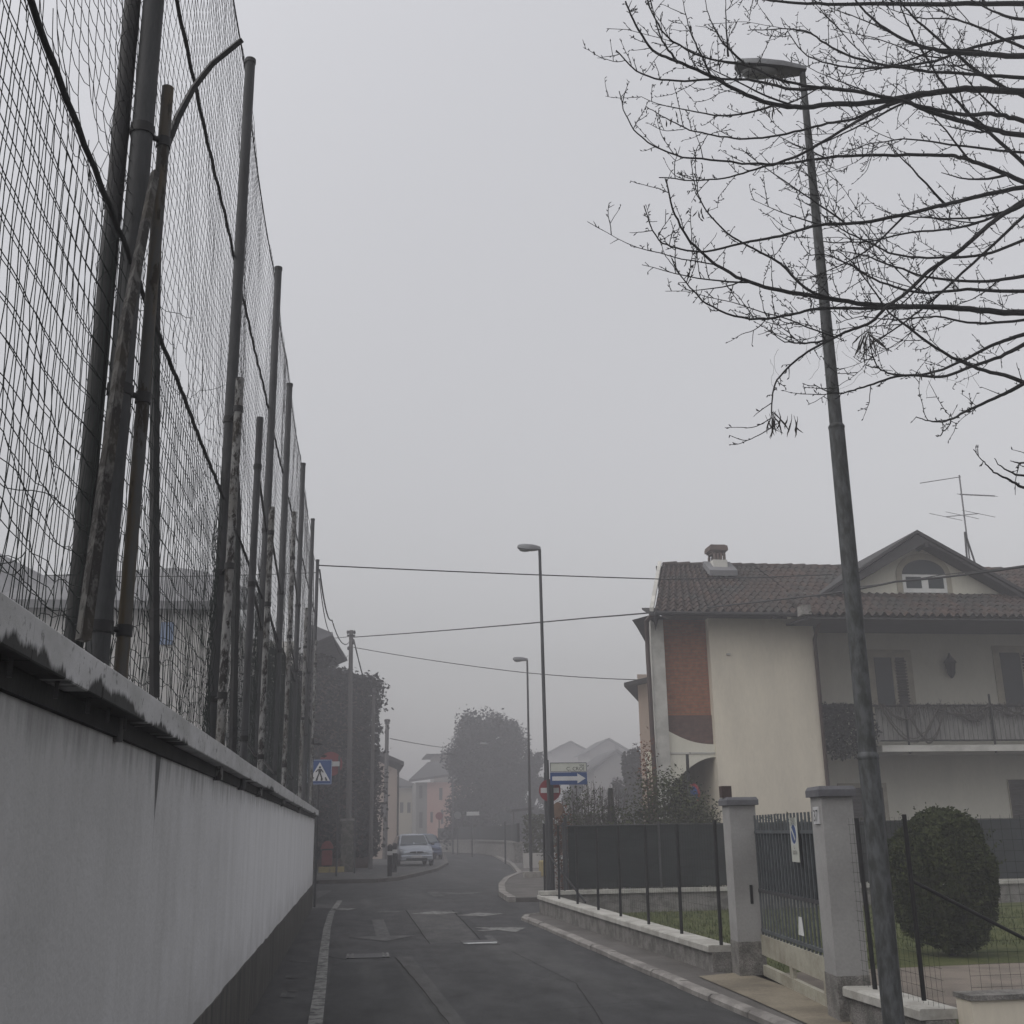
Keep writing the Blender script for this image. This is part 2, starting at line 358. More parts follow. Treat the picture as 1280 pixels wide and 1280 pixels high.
# overcast luminance law: the cloud deck is brighter towards the zenith than at the horizon
tc = nt.nodes.new('ShaderNodeTexCoord'); sp_ = nt.nodes.new('ShaderNodeSeparateXYZ'); mr = nt.nodes.new('ShaderNodeMapRange'); vm = nt.nodes.new('ShaderNodeVectorMath'); vm.operation = 'SCALE'
nt.links.new(tc.outputs['Generated'], sp_.inputs[0]); nt.links.new(sp_.outputs[2], mr.inputs['Value'])
mr.inputs['From Min'].default_value = 0; mr.inputs['From Max'].default_value = .8; mr.inputs['To Min'].default_value = .50; mr.inputs['To Max'].default_value = 1.62
tn = nt.nodes.new('ShaderNodeMix'); tn.data_type = 'RGBA'; tn.blend_type = 'MULTIPLY'; tn.inputs[0].default_value = 1; tn.inputs[7].default_value = (1.0, .982, .995, 1)
nt.links.new(hs.outputs[0], tn.inputs[6]); nt.links.new(tn.outputs[2], vm.inputs[0]); nt.links.new(mr.outputs[0], vm.inputs['Scale']); nt.links.new(vm.outputs[0], bg.inputs['Color'])
ld = bpy.data.lights.new('sun', 'SUN'); ld.energy = .9; ld.angle = R(80); ld.color = (1, .97, .93)
sun = bpy.data.objects.new('sun', ld); COL.objects.link(sun); sun.location = (0, 0, 30)
az = R(SUN_AZ); sd = V((math.sin(az) * math.cos(R(SUN_EL)), math.cos(az) * math.cos(R(SUN_EL)), math.sin(R(SUN_EL))))
sun.rotation_euler = sd.to_track_quat('Z', 'Y').to_euler()
S.view_settings.view_transform = 'Standard'; S.view_settings.look = 'None'; S.view_settings.gamma = 1; S.view_settings.exposure = 0.33
S.render.engine = 'CYCLES'
cy = S.cycles; cy.max_bounces = 6; cy.diffuse_bounces = 3; cy.glossy_bounces = 2; cy.volume_bounces = 3; cy.transparent_max_bounces = 6
cy.use_denoising = True; cy.use_adaptive_sampling = True; cy.adaptive_threshold = .02
try:
    cy.denoiser = 'OPENIMAGEDENOISE'; cy.denoising_input_passes = 'RGB_ALBEDO_NORMAL'; cy.denoising_prefilter = 'ACCURATE'
except Exception: pass

hz = MB().bx(-402, 402, -62, 402, -1.2, 14.0)
hm = bpy.data.materials.new('fog'); hm.use_nodes = True; hn = hm.node_tree.nodes; hn.remove(hn['Principled BSDF'])
pv = hn.new('ShaderNodeVolumePrincipled'); pv.inputs['Color'].default_value = (.60, .597, .62, 1); pv.inputs['Density'].default_value = .0073; pv.inputs['Anisotropy'].default_value = .0
hm.node_tree.links.new(pv.outputs[0], hn['Material Output'].inputs['Volume'])
tag(hz.build('haze', hm), 'grey winter fog hanging over the whole street', 'haze', kind='stuff')

# ------------------------------------------------------------------ ground and road
tag(MB().sheet([(-400, -60, -.03), (400, -60, -.03), (400, 400, -.03), (-400, 400, -.03)]).build('ground', M['soil']), 'bare soil around the street', 'ground', kind='structure')
def st(name, mb, mm, label, cat, parent=None):
    return tag(mb.build(name, mm, parent), label, cat, kind='structure')
road = st('road', MB().sheet([(-60, -8, 0), (70, -8, 0), (70, 175, 0), (-60, 175, 0)]), M['asphalt'], 'worn patched asphalt road with a junction', 'road')
Z1, Z2 = .004, .008
def strip(pts, w0, w1=None, z=Z2):
    """ribbon along ground points"""
    w1 = w0 if w1 is None else w1; P = [V((p[0], p[1], z)) for p in pts]; L = []; Rr = []
    for i, p in enumerate(P):
        t = (P[min(i + 1, len(P) - 1)] - P[max(i - 1, 0)]).normalized(); n = V((-t.y, t.x, 0)); ww = (w0 + (w1 - w0) * i / max(1, len(P) - 1)) / 2
        L.append(p + n * ww); Rr.append(p - n * ww)
    return MB().grid([L, Rr])
def sub(y0, y1, n): return [y0 + (y1 - y0) * k / n for k in range(n + 1)]
def gp(*px): return [G(*p) for p in px]
# long white edge line: follows the wall, bends in at the junction
ln = gp((425, 1126), (414, 1142), (409, 1160), (405, 1190), (401, 1230), (394, 1280)); ln = [p for p in ln]
ln += [V((-.31, 8, 0)), V((-.30, 5, 0)), V((-.30, -6, 0))]
def dens(P, n=6):
    o = []
    for a, b in zip(P, P[1:]): o += [a.lerp(b, k / n) for k in range(n)]
    return o + [P[-1]]
strip(dens(ln), .125, .125).build('edge_line', M['line'], road)
for (a, b, wd) in (((418, 1137), (441, 1137), .6), ((473, 1140), (500, 1140), .5), ((526, 1141), (562, 1142), .7), ((584, 1143), (618, 1144), .75)):
    strip(gp(a, b), wd, wd).build('give_way_dash', M['faded' if b[0] == 500 else 'line'], road)
MB().sheet([V((p.x, p.y, Z2)) for p in gp((396, 1114), (416, 1113), (400, 1122), (396, 1124))]).build('corner_paint', M['faded'], road)
def arrow(tail, head, wd, hw, hl, mm):
    a, b = G(*tail), G(*head); t = (b - a).normalized(); n = V((-t.y, t.x, 0)); c = b - t * hl
    P = [a + n * wd / 2, a - n * wd / 2, c - n * wd / 2, c - n * hw / 2, b, c + n * hw / 2, c + n * wd / 2]
    MB().sheet([(p.x, p.y, Z2) for p in P]).build('arrow_marking', mm, road)
arrow((600, 1164), (657, 1160), .22, 1.3, .62, M['line'])
arrow((472, 1150), (481, 1177), .22, 1.1, .9, M['faded'])
arrow((552, 1116), (590, 1118), .35, 2.0, .8, M['faded'])
strip(gp((540, 1115), (549, 1121)), .3).build('arrow_stem', M['faded'], road)
strip(gp((610, 1170), (621, 1181)), .12).build('lane_scrap', M['faded'], road)
# faded bicycle / pedestrian glyph on the strip by the wall
for a, b in (((353, 1247), (369, 1247)), ((353, 1247), (357, 1239)), ((357, 1239), (370, 1240)), ((360, 1223), (377, 1222)), ((359, 1223), (361, 1220)), ((356, 1202), (362, 1202)), ((366, 1202), (386, 1203))):
    strip(gp(a, b), .055).build('worn_glyph', M['faded'], road)
# asphalt repairs
for px, mm in ((((507, 1138), (566, 1138), (600, 1178), (535, 1180)), 'patch'), (((566, 1140), (572, 1138), (622, 1178), (606, 1180)), 'dpatch'),
               (((494, 1196), (515, 1196), (590, 1290), (566, 1290)), 'patch'), (((415, 1203), (494, 1203), (548, 1290), (404, 1290)), 'dpatch'),
               (((628, 1118), (652, 1118), (648, 1136), (614, 1137)), 'dpatch'), (((640, 1076), (570, 1068), (548, 1078), (600, 1088)), 'dpatch')):
    MB().sheet([(p.x, p.y, Z1) for p in gp(*px)]).build('asphalt_patch', M[mm], road)
for pp, wd in (((507, 1138), (537, 1180)), .05), (((566, 1138), (606, 1181)), .05), (((494, 1197), (530, 1240), (568, 1290)), .03), (((433, 1200), (404, 1195)), .05), (((470, 1152), (420, 1150)), .03), (((640, 1190), (720, 1230), (760, 1288)), .016):
    Pq = dens(gp(*pp), 9); Pq = [p + V((.02 * noise.noise(p * 3), .05 * noise.noise(p * 3 + V((5, 5, 5))), 0)) for p in Pq]
    strip(Pq, wd * .45, wd * .3, .0062).build('tar_seam', M['seam'], road)
# manhole covers
c0, c1 = G(433, 1196), G(487, 1196)
mh = thing('manhole_cover', 'rectangular iron manhole with bright end bars in the left lane', 'manhole', (c0.x, c0.y, 0))
MB().bx(c0.x, c1.x, c0.y - .3, c0.y + .25, .006, .010).build('cover', M['iron'], mh)

for x in (c0.x + .02, c0.x + .08, c1.x - .08, c1.x - .02): MB().bx(x - .014, x + .014, c0.y - .3, c0.y + .25, .0105, .016).build('end_bar', M['line'], mh)
c0, c1 = G(579, 1180), G(623, 1180)
mh = thing('drain_cover', 'sunken drain cover with pale front lip in the right lane', 'drain', (c0.x, c0.y, 0))
MB().bx(c0.x, c1.x, c0.y - .05, c0.y + .45, .006, .010).build('cover', M['iron'], mh)
MB().prism([(c0.x, c0.y - .06, .008), (c1.x, c0.y - .02, .008), (c1.x - .03, c0.y - .14, .008), (c0.x + .06, c0.y - .17, .008)], (0, 0, .012)).build('rim', M['signwhite'], mh)

# right pavement with kerb, from behind the camera to the side street
def kx(y): return 3.36 - .0226 * (y - 9.69)
def wx(y): return 3.89 - .0354 * (y - 12.4)
ys = [-6, 0, 4, 8, 12, 16, 19, 21, 21.9, 22.3]
pv_l = [(kx(y) + .11, y) for y in ys]; pv_r = [(wx(y) + .1 + (0.6 if y < 7.9 else 0), y) for y in ys]
mb = MB(); mb.grid([[(x, y, .055) for x, y in pv_l], [(x, y, .062) for x, y in pv_r]])
st('pavement', mb, M['pave'], 'worn brownish pavement in front of the low garden wall', 'pavement')
mb = MB(); y = -6.0
while y < 21.6:
    y1 = min(y + 1.0, 21.7); j = random.uniform(-.012, .012); h = .068 + random.uniform(-.006, .006)
    mb.prism([(kx(y) + j, y + .012, -.02), (kx(y) + .115 + j, y + .012, -.02), (kx(y) + .115 + j, y + .012, h), (kx(y) + .03 + j, y + .012, h), (kx(y) + j, y + .012, h - .022)], (kx(y1) - kx(y), y1 - y - .02, 0)); y = y1
cvs = [(kx(21.7) + .08, 21.7), (kx(22) + .2, 22.25), (kx(22) + .5, 22.5)]
for a, b in zip(cvs, cvs[1:]): mb.prism([(a[0] - .05, a[1], -.02), (a[0] + .05, a[1], -.02), (a[0] + .05, a[1], .065), (a[0] - .05, a[1], .065)], (b[0] - a[0], b[1] - a[1], 0))
st('kerb', mb, M['kerb'], 'pale chipped kerb stones along the right pavement', 'kerb')
MB().sheet([(p.x, p.y, .068) for p in [V((3.62, 12.3, 0)), V((4.35, 12.6, 0)), V((4.3, 9.7, 0)), V((3.55, 8.6, 0)), V((3.6, 10.5, 0))]]).build('driveway_apron', M['drive'])
bpy.data.objects['driveway_apron']['kind'] = 'structure'; tag(bpy.data.objects['driveway_apron'], 'ochre stained concrete apron before the gate', 'driveway')
# far corner pavements
def slab(px, extra, h, name, label, mm='pave'):
    P = [V((p.x, p.y, -.02)) for p in gp(*px)] + [V((x, y, -.02)) for x, y in extra]
    o = st(name, MB().prism(P, (0, 0, h + .02)), M[mm], label, 'pavement'); return P
nw = ((398, 1105), (430, 1104), (470, 1103), (497, 1100.5), (520, 1095), (544, 1089), (558, 1081), (556, 1072), (549, 1064), (540, 1058), (530, 1055))
Pn = slab(nw, [(-30, 160), (-45, 100), (-45, 43)], .10, 'pavement', 'grey pavement at the far left corner under the ivy house', 'patch')
ne = ((640, 1128), (628, 1120), (627, 1110), (634, 1101), (650, 1094), (640, 1082), (618, 1070), (590, 1062), (568, 1057), (550, 1053))
Pe = slab(ne, [(20, 160), (60, 150), (60, 27.0)], .10, 'pavement', 'curved pavement at the far right corner of the junction', 'pave')
def kerbline(P, n, mm, label, h=.12):
    mb = MB()
    for a, b in zip(P[:n], P[1:n + 1]):
        t = (b - a); nn = V((-t.y, t.x, 0)).normalized() * .09
        mb.prism([a - nn - V((0, 0, 0)), a + nn, a + nn + V((0, 0, h + .02)), a - nn + V((0, 0, h + .02))], t)
    return st('kerb', mb, M[mm], label, 'kerb')
kerbline(Pn, 9, 'pave', 'kerb of the far left corner'); kerbline(Pe, 9, 'kerb', 'curved pale kerb of the far right corner')
a, b = G(398, 1094), G(430, 1094)
st('kerb', MB().bx(a.x, b.x, a.y - .12, a.y + .12, .1, .32), M['yellow'], 'short yellow painted kerb beside the red box', 'kerb')
# garden ground
mb = MB().sheet([(wx(8.3) + .12, 8.3, .05), (wx(12.4) + .12, 12.4, .05), (wx(22.3) + .12, 22.3, .05), (22, 22.3, .05), (22, 8.3, .05)])
st('lawn', mb, M['grass'], 'short green lawn behind the fence', 'lawn')
st('garden_path', MB().sheet([(4.2, 9.7, .068), (4.2, 12.3, .068), (8.5, 12.6, .068), (10, 14, .068), (22, 14, .068), (22, 10.6, .068), (6, 9.2, .068)]), M['gravel'], 'beige gravel drive across the garden', 'path')
mb = MB()
for i in range(9000):
    x = random.uniform(4.3, 12); y = random.uniform(12.4, 22)
    if y < 14.2 and x > 6: continue
    h = random.uniform(.03, .08); a = random.uniform(0, 6.28); dx, dy = math.cos(a) * .008, math.sin(a) * .008
    mb.add([(x - dx, y - dy, .06), (x + dx, y + dy, .06), (x + random.uniform(-.03, .03), y + random.uniform(-.03, .03), .06 + h)], [(0, 1, 2)])
tag(mb.build('grass', M['grass']), 'short grass blades of the garden lawn', 'grass', kind='stuff')

# ------------------------------------------------------------------ boundary wall on the left
WX = -.90; WE = 26.6
bw = thing('boundary_wall', 'long whitewashed wall with dark plinth and stained coping along the left side', 'wall', (WX - .15, 0, 0))
rows = []
mb = MB()
YY = sub(-6, WE, 260)
random.seed(3)
ragged = [.515 + .022 * noise.noise(V((y * .8, 0, 0))) + .016 * noise.noise(V((y * 3.1, 5, 0))) + .010 * noise.noise(V((y * 11, 9, 0))) for y in YY]
mb.grid([[(WX, y, r) for y, r in zip(YY, ragged)], [(WX + .0 + .004 * noise.noise(V((y * .4, 1, 3))), y, 1.2) for y in YY], [(WX, y, 1.915) for y in YY]])
mb.add([(WX, WE, .5), (WX - .3, WE, .5), (WX - .3, WE, 1.915), (WX, WE, 1.915)], [(0, 1, 2, 3)])
mb.grid([[(WX - .3, y, 0) for y in (-6, WE)], [(WX - .3, y, 1.915) for y in (-6, WE)]])
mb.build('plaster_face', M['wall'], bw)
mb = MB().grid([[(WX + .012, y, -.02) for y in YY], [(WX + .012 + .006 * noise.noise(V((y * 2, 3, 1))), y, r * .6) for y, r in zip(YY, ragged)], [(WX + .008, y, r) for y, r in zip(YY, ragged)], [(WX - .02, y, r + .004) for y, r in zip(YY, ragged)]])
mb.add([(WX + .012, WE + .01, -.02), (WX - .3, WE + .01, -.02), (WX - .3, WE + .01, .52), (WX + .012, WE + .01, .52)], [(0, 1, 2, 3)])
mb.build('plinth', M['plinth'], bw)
MB().bx(WX - .3, WX + .018, -6, WE, 1.917, 1.983).build('painted_shade_course', M['soffit'], bw)  # band below the coping with its overhang shadow painted in
# coping slabs with joints and a chipped lip
y = -6.0; mbc = MB(); i = 0
joints = [-6, -4.6, -3.2, -1.8, -.4, .9, 2.15, 2.95, 3.78, 4.75, 5.55]
while joints[-1] < WE - .5: joints.append(joints[-1] + 1.35)
joints[-1] = WE + .03
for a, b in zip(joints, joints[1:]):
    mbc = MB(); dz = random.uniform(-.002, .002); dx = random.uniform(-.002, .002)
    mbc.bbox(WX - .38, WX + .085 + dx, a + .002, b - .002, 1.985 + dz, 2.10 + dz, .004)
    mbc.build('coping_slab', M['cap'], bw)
# small hooks / nail stubs under the coping
for y in (2.9, 3.35, 3.75, 4.05, 4.35):
    MB().box((WX + .05, y, 1.962), (.012, .012, .05), .3).build('hook', M['black'], bw)

# ------------------------------------------------------------------ net poles
PX = -.95
def yat(px, py, X=PX): return AX(px, py, X).y
posts = []
def clamp(par, x, y, z, x2, y2, r=.05, r2=.058):
    mb = MB(); mb.tube([(x, y, z - .022), (x, y, z + .022)], r, 12); mb.tube([(x2, y2, z - .022), (x2, y2, z + .022)], r2, 12)
    mb.tube([(x, y, z), (x2, y2, z)], .012, 6); mb.build('clamp', M['dark'], par)
# first bundle, close to the camera
y1 = 4.33
p = thing('net_pole', 'thick dark pole wrapped in gathered net, first of the row', 'pole', (-1.06, y1 + .02, 2.1))
MB().tube([(-1.06, y1 + .02, 1.9), (-1.06, y1 + .02, 4.7), (-1.06, y1 + .02, 7.5)], [.036, .036, .036], 12).build('pole', M['dark'], p)
mbn = MB()
for k in range(26):
    z0 = 2.1 + k * .21; a0 = random.uniform(0, 6.28); pts = []
    for q in range(14):
        a = a0 + q * .55; pts.append((-1.06 + math.cos(a) * (.042 + .008 * random.random()), y1 + .02 + math.sin(a) * (.045 + .01 * random.random()), z0 + q * .03 + random.uniform(-.02, .02)))
    mbn.tube(pts, .0018, 3, False)
mbn.build('gathered_net', M['net'], p)
p = thing('net_pole', 'grey round pole of the near bundle with a rust streaked pipe clamped on', 'pole', (PX - .02, y1, 2.1))
MB().tube([(PX - .02, y1 + .02, 1.9), (PX - .02, y1 + .02, 7.5)], .045, 14).build('pole', M['pole'], p)
cx_, cy_ = PX + .055, y1 + .10
MB().tube([(cx_, cy_, 1.9), (cx_, cy_, AX(203, 82, cx_).z)], .026, 12).build('rusty_pipe', M['rust'], p)
for px in ((195, 145), (170, 480), (140, 775)):
    clamp(p, cx_, cy_, AX(*px, cx_).z, PX - .02, y1 + .02, .032, .052)
# peeling flat bar leaning across the bundle
p = thing('peeling_stay', 'slanted stay of flaking grey paint leaning across the near pole bundle', 'pole', (PX + .05, 4.0, 2.1))
a = AX(104, 800, PX + .06); b = AX(158, 400, PX + .06); c = AX(194, 216, PX + .06)
MB().tube([(a.x, a.y, a.z), (b.x, b.y, b.z), (c.x, c.y, c.z)], [.026, .024, .019], 4, sm=False).build('bar', M['peel'], p)
# curved bracket arm
cb = AX(193, 868, -.93); Yc = cb.y
def cpt(px, py): return AY(px, py, Yc)
p = thing('curved_bracket', 'dark bracket post curving over at its top towards the street', 'post', tuple(cpt(193, 868)))
ctr = [cpt(193, 872), cpt(193, 640), cpt(194, 420), cpt(196, 300), cpt(200, 225), cpt(208, 183), cpt(222, 147), cpt(241, 111), cpt(265, 80), cpt(302, 50)]
mb = MB(); mb.tube(ctr, [.024] * 4 + [.021] * 3 + [.018] * 3, 4, sm=False); mb.build('arm', M['dark'], p)
# following tall poles with their shorter clamped companions
rows_ = [  # tall base px, tall top px, short top px, side sign, clamp py
    ((265, 920), (313, 78), (300, 473), 1, (515, 720, 880)), ((318, 970), (348, 337), (325, 522), -1, (588, 740, 930)),
    ((347, 988), (362, 482), (340, 634), -1, (668, 760, 950)), ((368, 1000), (379, 581), (368, 640), 1, (700, 800, 960)),
    ((382, 1006), (391, 650), (383, 760), 1, (810, 900)), ((392, 1012), (397, 701), (395, 800), 1, (830, 930))]
lab = ['second tall grey net pole, its short clamped pipe on the road side', 'third tall grey net pole with a short pipe clamped on its near side', 'fourth tall grey net pole with two dark clamps',
       'fifth tall grey net pole, fog faded', 'sixth slender net pole near the wall end', 'last net pole at the end of the wall, where the cable is tied']
PY = []
for k, (bp, tp, sp, sgn, cl) in enumerate(rows_):
    t = AX(*tp, PX); PY.append(t.y)
    p = thing('net_pole', lab[k], 'pole', (PX, t.y, 2.1), 'tall net poles along the wall')
    MB().tube([(PX, t.y, 1.9), (PX, t.y, 4.5), (PX, t.y, t.z)], [.041, .04, .038], 14).build('pole', M['steel' if k else 'pole'], p)
    MB().tube([(PX, t.y, t.z - .01), (PX, t.y, t.z + .025)], .043, 14).build('cap', M['dark'], p)
    ys_ = AX(*sp, PX + .08).y; zs_ = AX(*sp, PX + .08).z
    ys_ = t.y + (.30 if sgn > 0 else -.45)
    xs_ = PX + .08
    # the shorter companion is placed along the same sight line it shows in
    d = ray(*sp); yy = xs_ / d.x * d.y; zz = 1.55 + xs_ / d.x * d.z
    MB().tube([(xs_, yy, 1.9), (xs_, yy, zz)], .029, 12).build('short_pipe', M['peel2' if k != 1 else 'steel'], p)
    for cpy in cl:
        zc = AX(sp[0] - (cpy - sp[1]) * .03, cpy, xs_).z
        if zc > 2.15: clamp(p, xs_, yy, zc, PX, t.y, .034, .046)
    if k < 4:
        mbg = MB()
        for q in range(16):
            yo = t.y - random.uniform(-.03, .16); mbg.tube([(PX - .03 + .03 * random.uniform(-1, 1), yo + .05 * noise.noise(V((zq * 3, q, 1))) , zq) for zq in sub(2.1, random.uniform(3.0, 4.2), 12)], .0022, 3, False)
        mbg.build('gathered_net', M['net'], p)
# dark flat bracket bars behind the second and fourth pole
for (bp, tp, lb) in (((292, 937), (297, 640), 'straight black bracket bar beside the second pole'),):
    q = AX(*bp, -.93)
    p = thing('bracket_bar', lb, 'post', (-.93, q.y, 2.1)); q2 = AY(*tp, q.y)
    MB().tube([(q.x, q.y, 1.95), (q2.x, q.y, q2.z), (q2.x - .10, q.y, q2.z + 1.0)], .030, 4, sm=False).build('bar', M['dark'], p)

# ------------------------------------------------------------------ nets
def wob(y, z, s, a, seed): return V((a * .6 * noise.noise(V((y * s, z * s, seed))), a * noise.noise(V((y * s, z * s, seed + 7))), a * noise.noise(V((y * s, z * s, seed + 19)))))
ytop = [2.0] + [4.25] + PY
def topz(y):
    z = 7.45
    for a, b in zip(ytop, ytop[1:]):
        if a <= y <= b: z -= .12 * 4 * (y - a) * (b - y) / ((b - a) ** 2)
    return z
mb = MB()
# tall net: diamond mesh from the lower rope to the pole tops
def ropez(y): return 3.83 + .05 * noise.noise(V((y * .7, 4, 4)))
dy = .088; ny = int((PY[-1] - 2.0) / dy); nz = 46
L = []
for j in range(nz + 1):
    row = []
    for i in range(ny + 1):
        y = 2.0 + i * dy; z0 = ropez(y) + .01; v = j / nz; z = z0 + (topz(y) - z0) * v
        s = max(0, 1 - j / 9)
        q = V((-1.00, y - .35 * math.sin(PI * v) * math.sin(y * .8), z)) + wob(y, z, .45, .09, 1) + wob(y, z, 1.6, .030, 33) + wob(y, z, 6, .010 + .05 * s, 50)
        row.append(q)
    L.append(row)
holes = [(3.05, 4.1, .10), (3.6, 3.98, .10), (5.9, 3.98, .13), (6.7, 3.95, .10)]
def torn(p): return any(abs(p.y - h[0]) < h[2] and abs(p.z - h[1]) < h[2] for h in holes)
for j in range(nz + 1):
    for i in range(ny):
        if torn(L[j][i]) or torn(L[j][i + 1]): continue
        mb.tube([L[j][i], (L[j][i] + L[j][i + 1]) / 2 - V((0, 0, .012)), L[j][i + 1]], .0016, 3, False, False)
for i in range(ny + 1):
    for j in range(nz):
        if torn(L[j][i]): continue
        mb.tube([L[j][i], L[j + 1][i]], .0016, 3, False, False)
netroot = thing('ball_net', 'tall thin diamond mesh ball net stretched between the high poles', 'net', (-1.0, 10, 2.1))
mb.build('mesh', M['net2'], netroot)
mb = MB()
yl = sub(2.0, PY[-1], 150)
mb.tube([(-1.0, y, topz(y)) for y in yl], .006, 5); mb.build('head_rope', M['rope'], netroot)
mb = MB(); mb.tube([V((-.99, y, 5.72 + .034 * (y - 7.5) + .05 * noise.noise(V((y * .9, 2, 2))))) + V((0, 0, .012 * math.sin(y * 17))) for y in sub(2.0, PY[-1], 300)], .011, 5); mb.build('middle_rope', M['rope'], netroot)
mb = MB()
# lower net: heavier square mesh sagging from a rope at 3.8 m
lowroot = thing('ball_net', 'lower heavy sagging ball net hung from the thick diagonal looking rope', 'net', (-.97, 8, 2.1))
def layer(x0, y0, dy, nz, zlo, seed, r):
    ny = int((WE - y0) / dy); L = []
    for j in range(nz + 1):
        row = []
        for i in range(ny + 1):
            y = y0 + i * dy; v = j / nz; s = (1 - v) ** 1.6
            z = zlo + (ropez(y) - zlo) * v
            q = V((x0, y, z)) + wob(y, z, .7, .07 * s + .03, seed) + wob(y, z, 2.4, .06 * s + .010, seed + 9) + wob(y, z, 8, .030 * s + .004, seed + 23)
            q.z -= .06 * s * abs(math.sin(y * 1.7 + seed)); row.append(q)
        L.append(row)
    for j in range(nz + 1):
        for i in range(ny):
            if j == 0 and random.random() < .35: continue
            mb.tube([L[j][i], L[j][i + 1]], r, 3, False, False)
    for i in range(ny + 1):
        for j in range(nz):
            if random.random() < .03 and j < 5: continue
            mb.tube([L[j][i], L[j + 1][i]], r, 3, False, False)
layer(-.97, 1.9, .072, 16, 2.11, 61, .0019)
mb.build('mesh', M['net'], lowroot)
mb = MB()
layer(-1.03, 1.93, .080, 15, 2.15, 140, .0018)   # the second, slack layer of the same net
for i in range(26):   # loose ends and curls
    y = random.uniform(2.4, 9); z = random.choice((2.2, 2.3, 2.5, 3.85, 3.9)); p0 = V((-.97, y, z)); pts = [p0]; d = V((0, random.uniform(-1, 1), random.uniform(-1, 1))).normalized()
    for k in range(8):
        d = (d + V((random.uniform(-.5, .5), random.uniform(-.6, .6), random.uniform(-.6, .6)))).normalized(); pts.append(pts[-1] + d * .035)
    mb.tube(pts, .0017, 3, False, False)
mb.build('slack_layer', M['net'], lowroot)
mb = MB(); mb.tube([V((-.96, y, ropez(y) + .006 * math.sin(y * 23))) for y in sub(1.9, WE, 300)], .011, 5); mb.build('rope', M['rope'], lowroot)

# ------------------------------------------------------------------ lettering
def text_on(par, name, s, origin, right, up, size, mm, off=.003, align='LEFT', sx=1.0):
    cu = bpy.data.curves.new('t', 'FONT'); cu.body = s; cu.size = size; cu.align_x = align; cu.resolution_u = 2
    to = bpy.data.objects.new('t', cu); COL.objects.link(to); dg = bpy.context.evaluated_depsgraph_get()
    me = bpy.data.meshes.new_from_object(to.evaluated_get(dg)); bpy.data.objects.remove(to)
    right = V(right).normalized(); up = V(up).normalized(); n = right.cross(up)
    mb = MB(); mb.add([V(origin) + right * v.co.x * sx + up * v.co.y + n * off for v in me.vertices], [tuple(p.vertices) for p in me.polygons])
    return mb.build(name, mm, par)

# ------------------------------------------------------------------ low garden wall, fence, gate
def lowwall(y0, y1, label, xf, zt):
    t = thing('garden_wall', label, 'wall', (xf((y0 + y1) / 2), (y0 + y1) / 2, 0))
    n = 40; Y = sub(y0, y1, n)
    mb = MB()
    mb.grid([[(xf(y), y, .02) for y in Y], [(xf(y) + .006 * noise.noise(V((y * 2, 0, 1))), y, .15) for y in Y], [(xf(y), y, zt(y) - .075) for y in Y]])
    mb.grid([[(xf(y) + .22, y, zt(y) - .075) for y in Y], [(xf(y) + .22, y, .02) for y in Y]])
    for y in (y0, y1): mb.add([(xf(y), y, .02), (xf(y) + .22, y, .02), (xf(y) + .22, y, zt(y) - .075), (xf(y), y, zt(y) - .075)], [(0, 1, 2, 3)])
    mb.build('rough_base', M['rough'], t)
    for a, b in zip(sub(y0, y1, max(1, int((y1 - y0) / 1.4)))[:-1], sub(y0, y1, max(1, int((y1 - y0) / 1.4)))[1:]):
        w0 = .04; za, zb = zt(a), zt(b)
        MB().prism([(xf(a) - w0, a + .004, za - .072), (xf(a) + .26, a + .004, za - .072), (xf(a) + .26, a + .004, za - .006), (xf(a) - w0 + .012, a + .004, za), (xf(a) - w0, a + .004, za - .014)], (xf(b) - xf(a), b - a - .008, zb - za)).build('coping', M['white'], t)
    return t
ztl = lambda y: .335 + .006 * (y - 12.3)
lowwall(12.62, 22.4, 'low rough cast garden wall with white coping left of the gate', wx, ztl)
fence = thing('garden_fence', 'wire fence with thin black posts on the low white topped wall', 'fence', (wx(17), 17, .35))
fposts = [((892.7, 1025), (901, 1172)), ((843, 1030), (852, 1163)), ((805.6, 1031), (811, 1155)), ((772, 1033), (776, 1144)), ((745, 1035), (748, 1135)), ((719, 1034), (722, 1128)), ((696, 1032), (699, 1121)), ((676, 1030), (681, 1115))]
fy = []
for tpx, bpx in fposts:
    d = ray(*tpx); lo = V((0, 0, 0))
    # stand on the wall line x = wx(y) + .12
    y = 15.0
    for _ in range(20): y = (wx(y) + .12) / (ray(*bpx).x) * ray(*bpx).y
    zt_ = 1.55 + y / d.y * d.z; fy.append((y, zt_))
    MB().tube([(wx(y) + .12, y, ztl(y) - .05), (wx(y) + .12 + .01, y, zt_)], .021, 8).build('post', M['dark'], fence)
mb = MB()
ya, yb = 12.7, fy[-1][0]
for z in [.42 + .1 * k for k in range(13)]:
    mb.tube([(wx(ya) + .12, ya, z), (wx(yb) + .12, yb, z)], .0011, 3, False, False)
y = ya
while y < yb: mb.tube([(wx(y) + .12, y, .40), (wx(y) + .12, y, 1.62)], .0011, 3, False, False); y += .1
mb.build('wire_mesh', M['net'], fence)
mb = MB(); mb.tube([(wx(22) + .13, fy[-1][0], 1.2), (wx(20) + .2, 19.3, .42)], .018, 6); mb.build('brace', M['dark'], fence)

